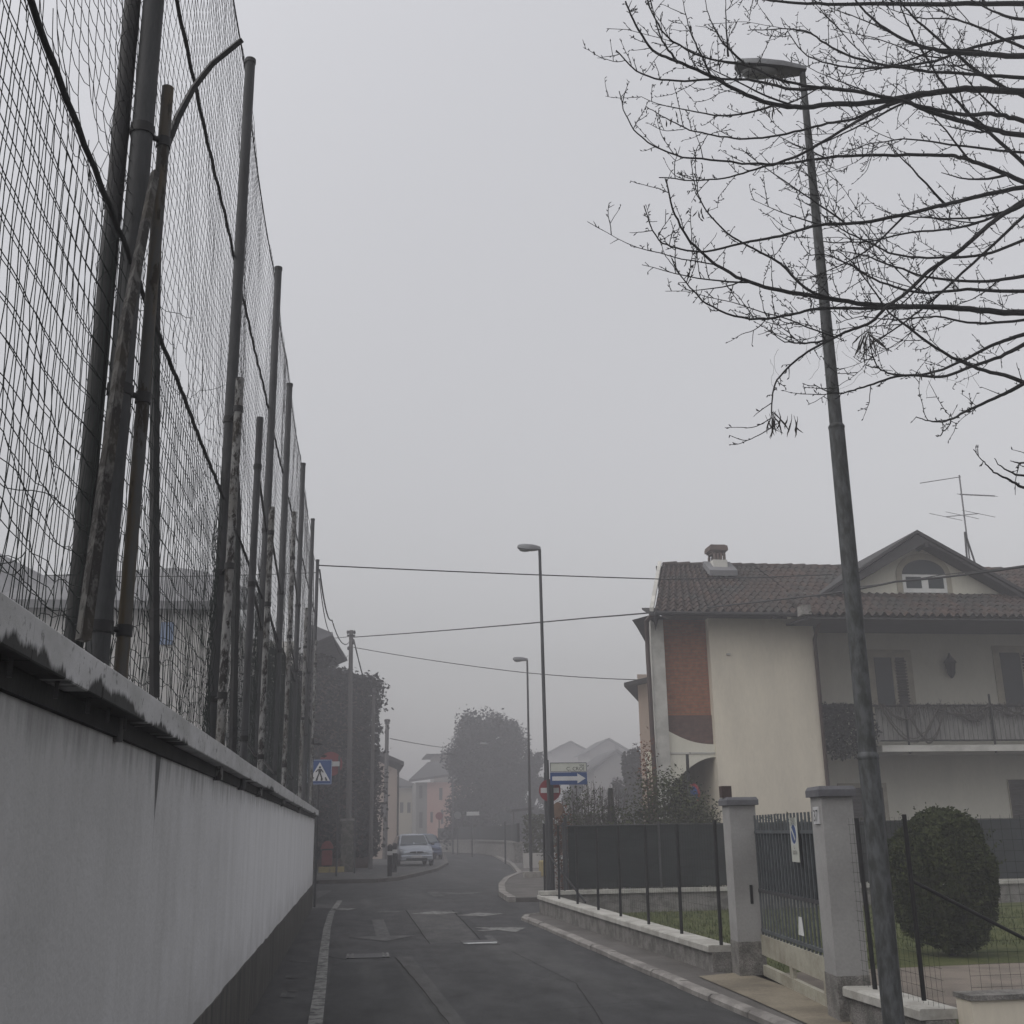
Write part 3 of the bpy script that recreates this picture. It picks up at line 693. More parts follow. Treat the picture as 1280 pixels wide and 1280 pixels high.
def pillar(corners, label, zc, number=False, tilt=0.0):
    (xa, ya), (xb, yb), (xc, yc), (xd, yd) = corners; cx = (xa + xb + xc + xd) / 4; cyy = (ya + yb + yc + yd) / 4
    t = thing('gate_pillar', label, 'pillar', (cx, cyy, 0)); mb = MB()
    mb.prism([(xa, ya, .4), (xb, yb, .4), (xc, yc, .4), (xd, yd, .4)], (0, 0, zc - .4)); mb.build('shaft', M['pillar'], t)
    e = 1.03; q = [((x - cx) * e + cx, (y - cyy) * e + cyy) for x, y in corners]
    MB().prism([(x, y, 0) for x, y in q], (0, 0, .402)).build('rough_base', M['rough'], t)
    e = 1.22; q = [((x - cx) * e + cx, (y - cyy) * e + cyy, zc + .001) for x, y in corners]
    mb = MB().prism(q, (0, 0, .055)); q2 = [(x, y, zc + .056) for x, y, _ in q]; qa = [((x - cx) * .9 + cx, (y - cyy) * .9 + cyy, zc + .085) for x, y, _ in q]
    mb.add(q2 + qa, [(4, 5, 6, 7)] + [(i, (i + 1) % 4, 4 + (i + 1) % 4, 4 + i) for i in range(4)]); mb.build('cap_stone', M['slate'], t)
    return t
# left pillar: narrow lit side seen left, broad face toward the camera
pl = [AY(903, 1010, 12.30), AY(923, 1100, 12.30)]
x0_, x1_, x2_ = AY(908.5, 1100, 12.55).x, AY(917.5, 1100, 12.2).x, AY(950.5, 1100, 12.2).x
LP = [(x0_, 12.55), (x1_, 12.20), (x2_, 12.20), (x2_ + x0_ - x1_, 12.55)]
pil = pillar(LP, 'grey rendered gate pillar with slate cap and small dark lock slot', 1.80)
MB().bx((x1_ + x2_) / 2 + .02, (x1_ + x2_) / 2 + .05, 12.19, 12.199, .78, .97).build('slot', M['black'], pil)
mb = MB().bx(x1_ - .03, x1_ + .08, 12.32, 12.42, 1.886, 2.01); mb.build('lantern_base', M['wood'], pil)
x0_, x1_, x2_ = AY(1021.5, 1100, 9.56).x, AY(1035.5, 1100, 9.22).x, AY(1075, 1100, 9.22).x
RP = [(x0_, 9.56), (x1_, 9.22), (x2_, 9.22), (x2_ + x0_ - x1_, 9.56)]
pir = pillar(RP, 'grey gate pillar carrying the house number plate', 1.80)
# number plate lies on the side facing the road
nd = V((RP[1][0] - RP[0][0], RP[1][1] - RP[0][1], 0)).normalized()
o = V((RP[0][0], RP[0][1], 1.58)) + nd * .10; nn = nd.cross(V((0, 0, 1)))
MB().prism([o + nn * .001, o + nd * .16 + nn * .001, o + nd * .16 + nn * .001 + V((0, 0, .14)), o + nn * .001 + V((0, 0, .14))], nn * .012).build('number_plate', M['signwhite'], pir)
text_on(pir, 'digit', '37', o + nd * .012 + nn * .014 + V((0, 0, .022)), nd, (0, 0, 1), .135, M['black'], .001)
# gate: vertical bars with shade sheet, pale bottom rails
ga, gb = V((AY(944, 1100, 12.36).x, 12.36, 0)), V((AY(1046, 1100, 9.42).x, 9.42, 0)); gd = (gb - ga).normalized(); gl = (gb - ga).length; gn = V((-gd.y, gd.x, 0))
gt = thing('driveway_gate', 'dark sliding gate of vertical bars with shade sheet and pale bottom rails', 'gate', tuple((ga + gb) / 2))
nb = 24
for k in range(nb):
    q = ga + gd * (gl * (k + .5) / nb)
    MB().box((q.x, q.y, .98), (.016, .026, 1.42), math.atan2(gd.y, gd.x) + PI / 2).build('bar', M['gate'], gt)
def grail(z, h, th, mm, name, off=0.0, u0=0, u1=1):
    a = ga + gd * gl * u0 + gn * off; b = ga + gd * gl * u1 + gn * off
    MB().prism([a + V((0, 0, z)) - gn * th / 2, a + V((0, 0, z)) + gn * th / 2, a + V((0, 0, z + h)) + gn * th / 2, a + V((0, 0, z + h)) - gn * th / 2], b - a).build(name, mm, gt)
grail(.93, .58, .004, M['screen2'], 'shade_sheet', .03)
grail(1.50, .03, .03, M['gate'], 'rail', .002); grail(.90, .03, .03, M['steel'], 'rail', .002); grail(.50, .03, .03, M['gate'], 'rail', .002)
grail(.27, .20, .05, M['ochre'], 'bottom_rail', .002); grail(.02, .15, .05, M['ochre'], 'bottom_rail', .002)
for u in (.02, .42, .80): grail(.17, .10, .04, M['ochre'], 'spacer', .002, u, u + .035)
gside = -1 if gn.x > 0 else 1
fn = gn * gside                     # towards the road
# parking ban plate and a paper note hang on the gate
def plate_on_gate(px, z0, z1, wd, off):
    d = ray(*px); den = d.dot(gn); tt = (ga - EYE).dot(gn) / den; q = EYE + d * tt
    rt = gd if True else gd
    a = V((q.x, q.y, 0)) + fn * off - gd * wd / 2
    return a, gd
a, rt = plate_on_gate((998, 1050), 0, 0, .24, .035)
d = ray(993, 1022); zt_ = 1.55 + (a.y / d.y) * d.z; d = ray(1000, 1077); zb_ = 1.55 + (a.y / d.y) * d.z
ps = thing('parking_ban_sign', 'tall white no parking plate hung on the gate bars', 'sign', tuple(a + V((0, 0, zb_))))
wd = .25
MB().prism([a + V((0, 0, zb_)), a + rt * wd + V((0, 0, zb_)), a + rt * wd + V((0, 0, zt_)), a + V((0, 0, zt_))], fn * .006).build('plate', M['greysign'], ps)
H_ = zt_ - zb_; pc = a + rt * wd / 2 + fn * .007
MB().disc(pc + V((0, 0, zb_ + H_ * .62)), .085, fn, .002).build('blue_disc', M['blue'], ps)
mb = MB(); c = pc + V((0, 0, zb_ + H_ * .62)) + fn * .003; u = (rt * -1 + V((0, 0, 1))).normalized(); v = (rt + V((0, 0, 1))).normalized()
mb.prism([c - u * .07 - v * .012, c + u * .07 - v * .012, c + u * .07 + v * .012, c - u * .07 + v * .012], fn * .002); mb.build('slash', M['greysign'], ps)
MB().disc(pc + V((0, 0, zb_ + H_ * .62)) - fn * .0005, .10, fn, .001).build('ring', M['signwhite'], ps)
for s_, zz, sz in (('PASSO', .90, .06), ('CARRABILE', .82, .042), ('L.', .30, .06), ('SOSTA', .17, .05)):
    text_on(ps, 'lettering', s_, pc + V((0, 0, zb_ + H_ * zz)), rt, (0, 0, 1), sz, M['black'], .002, 'CENTER')
a, rt = plate_on_gate((1006, 1156), 0, 0, .16, .04)
d = ray(1005, 1145); zt_ = 1.55 + (a.y / d.y) * d.z; d = ray(1006, 1168); zb_ = 1.55 + (a.y / d.y) * d.z
tag(MB().prism([a + V((0, 0, zb_)), a + rt * .18 + V((0, 0, zb_)), a + rt * .14 + V((0, 0, zt_)), a + rt * .05 + V((0, 0, zt_))], fn * .004).build('paper_note', M['paper'], None, tuple(a)), 'small torn white paper note fixed low on the gate', 'note')

# wall and mesh fence right of the gate, turning a corner beside the lamp
ztr = lambda y: .33
lowwall(7.95, 9.24, 'short rough cast wall with white coping right of the number pillar', lambda y: 3.93 + .01 * (9.2 - y), ztr)
t = thing('garden_wall', 'beige low wall with thin grey coping running off to the right', 'wall', (8, 7.9, 0))
MB().bx(4.18, 16, 7.75, 7.95, .02, .40).build('beige_base', M['beige'], t); MB().bx(4.17, 16, 7.73, 7.97, .402, .435).build('coping', M['rough'], t)
t = thing('garden_fence', 'plastic coated square mesh fence with a braced black post by the lamp', 'fence', (6, 7.85, .4))
mb = MB(); x = 4.25
while x < 9.5: mb.tube([(x, 7.85, .45), (x, 7.85, 1.62)], .0013, 3, False, False); x += .075
for k in range(16): mb.tube([(4.25, 7.85, .47 + k * .075), (9.5, 7.85, .47 + k * .075)], .0013, 3, False, False)
y = 7.9
while y < 9.2: mb.tube([(4.06, y, .33), (4.06, y, 1.62)], .0013, 3, False, False); y += .075
for k in range(17): mb.tube([(4.06, 7.87, .37 + k * .075), (4.06, 9.2, .37 + k * .075)], .0013, 3, False, False)
mb.build('wire_mesh', M['net'], t)
pa = AY(1130, 1018, 7.85)
MB().tube([(pa.x, 7.85, .4), (pa.x, 7.85, pa.z)], .017, 8).build('post', M['dark'], t)
MB().tube([(pa.x, 7.85, pa.z - .45), (5.33, 7.85, .45)], .013, 8).build('brace', M['dark'], t)
MB().tube([(4.07, 9.0, .3), (4.05, 9.0, 1.62)], .02, 8).build('post', M['dark'], t)
MB().tube([(9.5, 7.85, .4), (9.5, 7.85, 1.65)], .022, 8).build('post', M['dark'], t)

# rear garden fence along the side street with shade netting
t = thing('garden_fence', 'rear fence hung with dark green shade netting on a pale low wall', 'fence', (10, 22.25, 0))
MB().bx(wx(22.3), 24, 22.15, 22.35, .02, .40).build('low_wall', M['rough'], t); MB().bx(wx(22.3) - .02, 24, 22.1, 22.4, .402, .47).build('coping', M['white'], t)
def drape(x0, x1, mm, name, z1=1.66):
    mb = MB(); X = sub(x0, x1, int((x1 - x0) * 5)); mb.grid([[(x, 22.25 + .07 * noise.noise(V((x * 1.6, z * 1.5, 1))) + .03 * noise.noise(V((x * 5, z * 2, 4))), z + (.02 * noise.noise(V((x * .9, 5, 5))) if z > 1 else 0)) for x in X] for z in (.5, .8, 1.1, 1.4, z1)]); mb.build(name, mm, t)
drape(4.1, 11.6, M['screen'], 'shade_net'); drape(11.6, 24, M['screen2'], 'shade_net')
for x in [4.0, 5.9, 7.9, 9.9, 11.6, 13.8, 16, 18.2, 20.4]:
    MB().tube([(x, 22.2, .4), (x, 22.2, 1.72)], .022, 8).build('post', M['steel'], t)
mb = MB(); mb.tube([(3.9, 22.2, 1.66), (24, 22.2, 1.66)], .012, 6); mb.build('top_wire', M['steel'], t)

# ------------------------------------------------------------------ street lamps
def head(par, top, L, w_, dirv, hk=1.0):
    dirv = V(dirv).normalized(); side = V((-dirv.y, dirv.x, 0)); P = []
    for u, hw, zt, zb in ((0, .045, .045, -.02), (.12, .065, .06, -.03), (.35, .10, .075, -.05), (.7, .115, .07, -.06), (.93, .09, .05, -.045), (1.0, .04, .02, -.02)):
        c = top + dirv * L * u + V((0, 0, .10 * L * u)); k = w_ / .115; zt *= hk; zb *= hk
        P.append([c + side * hw * k + V((0, 0, zb)), c + side * hw * k * .95 + V((0, 0, (zt + zb) / 2 + .01)), c + side * hw * k * .5 + V((0, 0, zt)), c - side * hw * k * .5 + V((0, 0, zt)), c - side * hw * k * .95 + V((0, 0, (zt + zb) / 2 + .01)), c - side * hw * k + V((0, 0, zb)), c + side * hw * k + V((0, 0, zb))])
    mb = MB().grid(P, True); mb.add(P[0][:6], [(0, 1, 2, 3, 4, 5)]); mb.add(P[-1][:6], [(5, 4, 3, 2, 1, 0)]); mb.build('lamp_head', M['lamphead'], par)
    mb = MB(); n = 16; ring = []
    c = top + dirv * L * .66 + V((0, 0, .066 * L - .062))
    for zz, rr in ((0.01, 1), (-.015, .9), (-.03, .55)):
        ring.append([c + dirv * L * .27 * rr * math.cos(2 * PI * k / n) + side * w_ * .75 * rr * math.sin(2 * PI * k / n) + V((0, 0, zz)) for k in range(n + 1)])
    mb.grid(ring, True); mb.add(ring[-1][:n], [tuple(range(n))]); mb.build('lens', M['lampglass'], par)
YL = 7.75
b_ = AY(1100, 1100, YL); top = AY(1003, 92, YL); bx0 = b_.x
lp = thing('street_lamp', 'tall weathered grey street lamp in front of the garden wall, branches crossing it', 'street lamp', (bx0, YL, 0), 'street lamps along the road')
zc1 = AY(1083, 950, YL).z; zc2 = AY(1040, 536, YL).z; H1 = top.z
def lx(z): return bx0 + (top.x - bx0) * (z - b_.z) / (H1 - b_.z)
MB().tube([(lx(0), YL, 0), (lx(zc1), YL, zc1)], .073, 20).build('base_tube', M['lamp'], lp)
MB().lathe((lx(zc1), YL, zc1), [(.073, 0), (.077, .012), (.077, .03), (.063, .055)], 20).build('collar', M['lamp'], lp)
MB().tube([(lx(zc1 + .04), YL, zc1 + .04), (lx(zc2), YL, zc2)], [.064, .060], 20).build('middle_tube', M['lamp'], lp)
MB().lathe((lx(zc2), YL, zc2), [(.060, 0), (.063, .01), (.063, .02), (.050, .04)], 20).build('collar', M['lamp'], lp)
MB().tube([(lx(zc2 + .03), YL, zc2 + .03), (lx(H1), YL, H1)], [.050, .026], 20).build('upper_tube', M['lamp'], lp)
head(lp, V((top.x + .03, YL, H1 + .03)), .60, .105, (-1, .12, 0), .7)
def lamp2(Y, bpx, tpx, label, hl, hw):
    b = AY(*bpx, Y); tp = AY(*tpx, Y); t = thing('street_lamp', label, 'street lamp', (b.x, Y, 0), 'street lamps along the road'); zm = tp.z * .36
    MB().tube([(b.x, Y, 0), (b.x, Y, zm)], .052, 14).build('base_tube', M['steel'], t); MB().tube([(b.x, Y, zm), (tp.x, Y, tp.z)], [.042, .032], 14).build('upper_tube', M['steel'], t)
    head(t, V((tp.x + .02, Y, tp.z)), hl, hw, (-1, .1, 0)); return t
lamp2(24.3, (685.5, 1090), (674.5, 686), 'slim grey street lamp rising behind the no entry sign', .52, .12)
t = lamp2(38.5, (664, 1095), (659, 825), 'slim grey street lamp standing in a small concrete footing', .52, .12)
b = AY(665, 1098, 38.5); MB().box((b.x, 38.5, .19), (.55, .45, .22)).build('footing', M['concretepole'], t)
tag(MB().bbox(b.x + .45, b.x + .8, 39.3, 39.9, .1, .62, .04).build('kerb_block', M['yellow'], None, (b.x + .6, 39.6, .1)), 'yellowish stone block beside the lamp footing', 'block')
t = lamp2(82, (614, 1066), (610, 930), 'far fog dimmed lamp post in front of the big evergreen', .6, .15)
b = AY(566, 1065, 92)
tag(MB().tube([(b.x, 92, 0), (b.x, 92, 6.0)], .07, 8).build('lamp_post', M['steel'], None, (b.x, 92, 0)), 'faint far post at the left edge of the big evergreen', 'post')

# ------------------------------------------------------------------ signs at the junction corner, right
Ys = 23.2
base = AY(690, 1105, Ys); tp = AY(684, 950, Ys)
t = thing('street_sign', 'old street name plate over a blue arrow plate on a short pole', 'sign', (base.x, Ys, 0))
MB().tube([(base.x, Ys, 0), (tp.x, Ys, tp.z)], .03, 10).build('pole', M['steel'], t)
q0 = AY(688, 981, Ys - .06); q1 = AY(733, 953, Ys - .06); qm = AY(700, 965.5, Ys - .06).z
MB().bx(q0.x, q1.x, Ys - .07, Ys - .05, qm + .01, q1.z).build('name_plate', M['greysign'], t)
mb = MB(); 
for (x0, x1, z0, z1) in ((q0.x, q1.x, q1.z - .012, q1.z), (q0.x, q1.x, qm + .01, qm + .022), (q0.x, q0.x + .012, qm + .023, q1.z - .013), (q1.x - .012, q1.x, qm + .023, q1.z - .013)): mb.bx(x0, x1, Ys - .076, Ys - .071, z0, z1)
mb.build('border', M['signback'], t)
text_on(t, 'lettering', 'VIA', (q1.x - .05, Ys - .071, q1.z - .085), (1, 0, 0), (0, 0, 1), .07, M['black'], .002, 'RIGHT')
text_on(t, 'lettering', 'C. CROI', (q1.x - .05, Ys - .071, qm + .035), (1, 0, 0), (0, 0, 1), .105, M['black'], .002, 'RIGHT')
MB().bx(q0.x, q1.x, Ys - .07, Ys - .05, q0.z, qm).build('arrow_plate', M['blue'], t)
zc = (q0.z + qm) / 2; x0, x1 = q0.x + .04, q1.x - .03
MB().prism([(x0, Ys - .071, zc - .042), (x1 - .17, Ys - .071, zc - .042), (x1 - .17, Ys - .071, zc - .10), (x1, Ys - .071, zc), (x1 - .17, Ys - .071, zc + .10), (x1 - .17, Ys - .071, zc + .042), (x0, Ys - .071, zc + .042)], (0, -.003, 0)).build('arrow', M['signwhite'], t)
c = AY(687, 988, Ys + .12)
t = thing('no_entry_sign', 'red no entry disc with its black backed post crossing it, below the blue arrow', 'sign', (base.x + .06, Ys, 0))
MB().tube([(c.x + .02, Ys + .03, .02), (c.x, Ys + .03, c.z + .15)], .032, 10).build('pole', M['pole'], t)
MB().bx(c.x - .035, c.x + .06, Ys - .01, Ys + .02, c.z - .55, c.z + .2).build('mounting_plate', M['black'], t)
MB().disc((c.x, Ys + .10, c.z), .225, (0, -1, 0), .008).build('disc', M['red'], t)
MB().bx(c.x - .19, c.x + .19, Ys + .086, Ys + .0915, c.z - .05, c.z + .05).build('bar', M['signwhite'], t)
# third thin post behind the fence
q = AY(707, 1050, 24.0)
tag(MB().tube([(q.x, 24, 0), (q.x, 24, 1.85)], .035, 10).build('post', M['steel'], None, (q.x, 24, 0)), 'short grey post behind the two sign poles', 'post')
c = AY(698, 1012, 24.0)
tag(MB().disc((c.x, 24.0, c.z), .15, (-.8, -.6, 0), .02).add([(c.x - .01, 24.0, c.z), (c.x + .01, 24.0, c.z), (c.x + .01, 24.02, 1.7), (c.x - .01, 24.02, 1.7)], [(0, 1, 2, 3)]).build('reflector_disc', mat('brown_orange_disc', (.13, .08, .055), (.10, .065, .045)), None, (c.x, 24, c.z)), 'brownish orange disc among the leaves right of the no entry sign', 'sign')
# parking ban pole in front of the arch house
b = AY(866, 1100, 27.3); tpp = AY(859, 943, 27.3)
t = thing('parking_ban_sign', 'round no parking sign edge on, on a grey pole before the arch', 'sign', (b.x, 27.3, 0))
MB().tube([(b.x, 27.3, .1), (b.x + .01, 27.3, AY(863, 1015, 27.3).z)], .036, 10).build('pole', M['steel'], t); MB().tube([(b.x + .01, 27.3, AY(863, 1015, 27.3).z), (tpp.x, 27.3, tpp.z)], .038, 10).build('upper_pole', M['dark'], t)
c = AY(866, 993, 27.35); MB().disc((c.x + .02, 27.35, c.z), .26, (-.93, -.36, 0), .012).build('disc', M['red'], t); MB().disc((c.x + .006, 27.345, c.z), .19, (-.93, -.36, 0), .012).build('blue_field', M['blue'], t)
# small white things beyond, each on a post
for px, py, Y, w_, lb in ((590, 1017, 80, .8, 'white blank plate on a thin post before the far wall'), (572, 1019, 88, .4, 'pale round plate on a far post'), (549, 1020, 95, .45, 'tiny faded red round sign by the pink house')):
    c = AY(px, py, Y); t = thing('traffic_sign', lb, 'sign', (c.x, Y, 0))
    MB().tube([(c.x, Y + .03, 0), (c.x, Y + .03, c.z)], .04, 8).build('pole', M['steel'], t)
    if w_ > .6: MB().bx(c.x - .38, c.x + .5, Y - .02, Y, c.z - .13, c.z + .13).build('plate', M['signwhite'], t)
    else: MB().disc((c.x, Y, c.z), w_ / 2 + .08, (0, -1, 0), .02).build('plate', M['red'] if 'red' in lb else M['signback'], t)

# ------------------------------------------------------------------ signs at the wall end, left
Yp = 27.2; c = AY(399.5, 965, Yp)
t = thing('crossing_sign', 'blue square pedestrian crossing sign at the end of the white wall', 'sign', (c.x, Yp + .03, 0)); hw = .285
MB().tube([(c.x - .03, Yp + .03, 0), (c.x - .02, Yp + .03, c.z + .2)], .03, 10).build('pole', M['pole'], t)
ry = V((1, -.0, 0)); up = V((0, 0, 1))
def sq(mb, pts, off, d=.004): return mb.prism([V((c.x + x * hw, Yp - off, c.z + z * hw)) for x, z in pts], (0, -d, 0))
sq(MB(), [(-1, -1), (1, -1), (1, 1), (-1, 1)], 0, .01).build('plate', M['blue'], t)
mb = MB()
for x0, x1, z0, z1 in ((-.97, .97, .93, .97), (-.97, .97, -.97, -.93), (-.97, -.93, -.92, .92), (.93, .97, -.92, .92)): sq(mb, [(x0, z0), (x1, z0), (x1, z1), (x0, z1)], .0105, .001)
mb.build('border', flat('dull_white_line', (.30, .33, .38)), t)
sq(MB(), [(-.86, -.72), (.86, -.72), (0, .78)], .0105, .003).build('triangle', M['signwhite'], t)
mb = MB()
for x in (-.62, -.22, .2, .6): sq(mb, [(x - .10, -.70), (x + .07, -.70), (x + .07 - (x * .22), -.42), (x - .04 - (x * .22), -.42)], .0145, .002)
mb.build('stripes', M['black'], t)
mb = MB(); n = 14
sq(mb, [(.02 + .095 * math.cos(2 * PI * k / n), .37 + .095 * math.sin(2 * PI * k / n)) for k in range(n)], .0145, .002)
for poly in ([(-.12, .25), (.15, .25), (.11, -.08), (-.09, -.08)], [(-.09, -.09), (.02, -.09), (-.17, -.62), (-.30, -.62)], [(.0, -.09), (.11, -.09), (.30, -.60), (.17, -.62)], [(-.13, .24), (-.12, .12), (-.30, -.05), (-.35, .02)], [(.15, .24), (.33, .0), (.28, -.06), (.12, .10)]):
    sq(mb, poly, .0145, .002)
mb.build('walking_figure', M['black'], t)
Yn = 44; c = AY(413.5, 955, Yn); b = AY(420.5, 1090, Yn)
t = thing('no_entry_sign', 'red no entry disc half hidden behind the blue crossing sign', 'sign', (b.x, Yn, 0))
MB().tube([(b.x, Yn, 0), (b.x, Yn, c.z + .3)], .04, 10).build('pole', M['steel'], t)
MB().disc((c.x, Yn - .05, c.z), .45, (.25, -1, 0), .01).build('disc', M['red'], t); MB().bx(c.x - .33, c.x + .33, Yn - .075, Yn - .065, c.z - .09, c.z + .09).build('bar', M['signwhite'], t)
b = AY(443, 1082, 47)
tag(MB().tube([(b.x, 47, .1), (b.x, 47, 3.2)], .035, 8).build('post', M['steel'], None, (b.x, 47, .1)), 'thin grey post in front of the stone pier', 'post')

# red box, pier, bollard
c = AY(408.5, 1080, 50)
t = thing('letter_box', 'faded red post box on a short stand at the corner', 'letter box', (c.x, 50, .1))
z0 = AY(408, 1082, 50).z; z1 = AY(408, 1050, 50).z
mb = MB(); mb.bbox(c.x - .22, c.x + .22, 49.85, 50.15, z0, z0 + (z1 - z0) * .60, .04); mb.build('box', M['mail'], t)
mb = MB(); P = [(c.x + .25 * math.cos(PI * k / 12), 49.8, z0 + (z1 - z0) * .66 + .32 * math.sin(PI * k / 12)) for k in range(13)]; mb.prism(P, (0, .4, 0)); mb.build('hood', M['mail'], t)
MB().bx(c.x - .2, c.x + .2, 49.86, 50.1, z0 + (z1 - z0) * .6, z0 + (z1 - z0) * .66).build('slot', M['black'], t); MB().bx(c.x - .15, c.x + .15, 49.93, 50.07, .1, z0).build('stand', M['dark'], t)
a, b = AY(425, 1090, 49), AY(441, 1090, 49); z1 = AY(433, 1026, 49).z
t = thing('stone_pier', 'rubble stone gate pier below the ivy', 'pier', ((a.x + b.x) / 2, 49.2, 0)); MB().bbox(a.x, b.x, 49, 49.5, 0, z1, .03).build('shaft', M['stone'], t); MB().bx(a.x - .05, b.x + .05, 48.95, 49.55, z1 + .001, z1 + .09).build('coping', M['rough'], t)
c = G(487, 1099)
t = thing('bollard', 'black bollard with a white band at the pavement corner', 'bollard', (c.x, c.y, .1), 'black bollards at the corner')
mb = MB().lathe((c.x, c.y, .1), [(.09, 0), (.09, .72), (.10, .73)], 16); mb.build('post', M['black'], t); MB().lathe((c.x, c.y, .83), [(.098, .001), (.10, .02), (.10, .12), (.098, .139)], 16).build('band', M['signwhite'], t)
MB().lathe((c.x, c.y, .97), [(.09, 0), (.095, .16), (.07, .22), (.02, .25)], 16).build('cap', M['black'], t)
q = AY(493, 1096, c.y + 4.5); dup(t, (q.x, c.y + 4.5, .1), 0, 'second black bollard just behind, nearer the silver car')

# ------------------------------------------------------------------ cars
def car(name, label, loc, rz, paint, grp='parked cars along the far kerb'):
    t = thing(name, label, 'car', (0, 0, 0), grp)
    # stations along y (front at -2.0): y, half width belt, z sill, z hood/belt
    def sec(y, hw, z0, z1, k=.9): return [(-hw * k, y, z0), (-hw, y, z0 + .16), (-hw, y, (z0 + z1) / 2 + .05), (-hw * .95, y, z1 - .04), (-hw * .72, y, z1), (0, y, z1 + .025), (hw * .72, y, z1), (hw * .95, y, z1 - .04), (hw, y, (z0 + z1) / 2 + .05), (hw, y, z0 + .16), (hw * k, y, z0)]
    P = [sec(-1.98, .62, .30, .62), sec(-1.93, .74, .24, .70), (sec(-1.75, .81, .20, .80)), sec(-1.3, .84, .20, .90), sec(-.95, .85, .20, .95), sec(0, .85, .2, .96), sec(1.2, .85, .2, .97), sec(1.75, .82, .22, .96), sec(1.95, .76, .28, .88)]
    mb = MB().grid(P, True); mb.add(P[0], [tuple(range(11))]); mb.add(P[-1], [tuple(range(10, -1, -1))]); mb.build('body', paint, t)
    # glasshouse
    def gs(y, wb, wt, zb, zt): return [(-wb, y, zb), (-wt, y, zt - .05), (-wt * .8, y, zt), (0, y, zt + .02), (wt * .8, y, zt), (wt, y, zt - .05), (wb, y, zb)]
    Q = [gs(-1.0, .76, .74, .93, .97), gs(-.32, .78, .62, .93, 1.40), gs(.2, .79, .62, .94, 1.46), gs(1.1, .79, .61, .94, 1.43), gs(1.75, .76, .64, .93, 1.02)]
    mb = MB().grid(Q, True); mb.build('roof', paint, t)
    e = .012
    mb = MB(); w0, w1 = V((-.66, -.96, .985)), V((.66, -.96, .985)); w2, w3 = V((.545, -.35, 1.38)), V((-.545, -.35, 1.38)); nrm = (w1 - w0).cross(w3 - w0).normalized()
    mb.prism([w0 + nrm * .012, w1 + nrm * .012, w2 + nrm * .012, w3 + nrm * .012], nrm * .012); mb.build('windscreen', M['carglass'], t)
    for s in (-1, 1):
        MB().prism([(s * .805, -.78, .98), (s * .80, 1.3, .99), (s * .66, 1.05, 1.36), (s * .66, -.28, 1.36)], (s * .012, 0, 0)).build('side_window', M['carglass'], t)
        MB().bbox(s * .93 - .09, s * .93 + .09, -.80, -.66, .93, 1.06, .03).build('mirror', M['bumper'], t)
        mb = MB(); mb.prism([(s * .40, -1.955, .60), (s * .72, -1.90, .60), (s * .76, -1.80, .74), (s * .46, -1.90, .72)], (0, -.03, 0)); mb.build('headlight', M['lens'], t)
        for y in (-1.25, 1.25):
            wz = MB(); n = 20
            wz.prism([(s * .72, y + .30 * math.cos(2 * PI * k / n), .30 + .30 * math.sin(2 * PI * k / n)) for k in range(n)], (s * .16, 0, 0)); wo = wz.build('wheel', M['tyre'], t)
            MB().prism([(s * .885, y + .19 * math.cos(2 * PI * k / n), .30 + .19 * math.sin(2 * PI * k / n)) for k in range(n)], (s * .006, 0, 0)).build('rim', M['silver'], wo)
    MB().bbox(-.78, .78, -2.08, -1.80, .24, .50, .05).build('bumper', paint, t)
    MB().bx(-.50, .50, -2.085, -2.079, .28, .36).build('air_intake', M['black'], t)
    mb = MB()
    for s in (-1, 1): mb.prism([(s * .02, -1.995, .58), (s * .34, -1.985, .60), (s * .31, -1.975, .66), (s * .02, -1.985, .67)], (0, -.02, 0))
    mb.build('grille', M['black'], t)
    MB().bx(-.26, .26, -2.092, -2.0795, .385, .485).build('number_plate', M['plate'], t)
    t.location = loc; t.rotation_euler = (0, 0, rz); return t
c = G(517, 1084, .05); cy0 = c.y
car('parked_car', 'silver hatchback parked facing us at the far left kerb', (c.x, c.y + 2, .10), R(4), M['silver'])
c = AY(533, 1060, 68.5)
car('parked_car', 'dark blue car half hidden behind the silver hatchback', (c.x, 70.5, .10), R(4), M['bluecar'])

# ------------------------------------------------------------------ foliage helpers
def leaves(mb, c, rad, n, size, shell=.55, flat_=1.0, clump=None, zmin=None):
    c = V(c); cl = []
    k = clump or 12
    for _ in range(k):
        d = V((random.gauss(0, 1), random.gauss(0, 1), random.gauss(0, 1))).normalized() * random.uniform(.35, .95); cl.append((V((d.x * rad[0], d.y * rad[1], d.z * rad[2])), random.uniform(.25, .5)))
    for i in range(n):
        q, s = random.choice(cl); d = V((random.gauss(0, 1), random.gauss(0, 1), random.gauss(0, 1))).normalized() * (random.random() ** .5) * s
        p = c + q + V((d.x * rad[0], d.y * rad[1], d.z * rad[2])); 
        if zmin is not None and p.z < zmin: p.z = zmin + random.random() * .3
        leaf(mb, p, size * random.uniform(.6, 1.4))
def leaf(mb, p, s):
    a = V((random.gauss(0, 1), random.gauss(0, 1), random.gauss(0, .7))).normalized(); b = a.orthogonal().normalized()
    b = (b * math.cos(q := random.uniform(0, 6.28)) + a.cross(b) * math.sin(q)); a = a * s; b = b * s * .5
    mb.add([p - a * .5, p + b * .5 - a * .05, p + a * .5, p - b * .5 - a * .05], [(0, 1, 2, 3)])

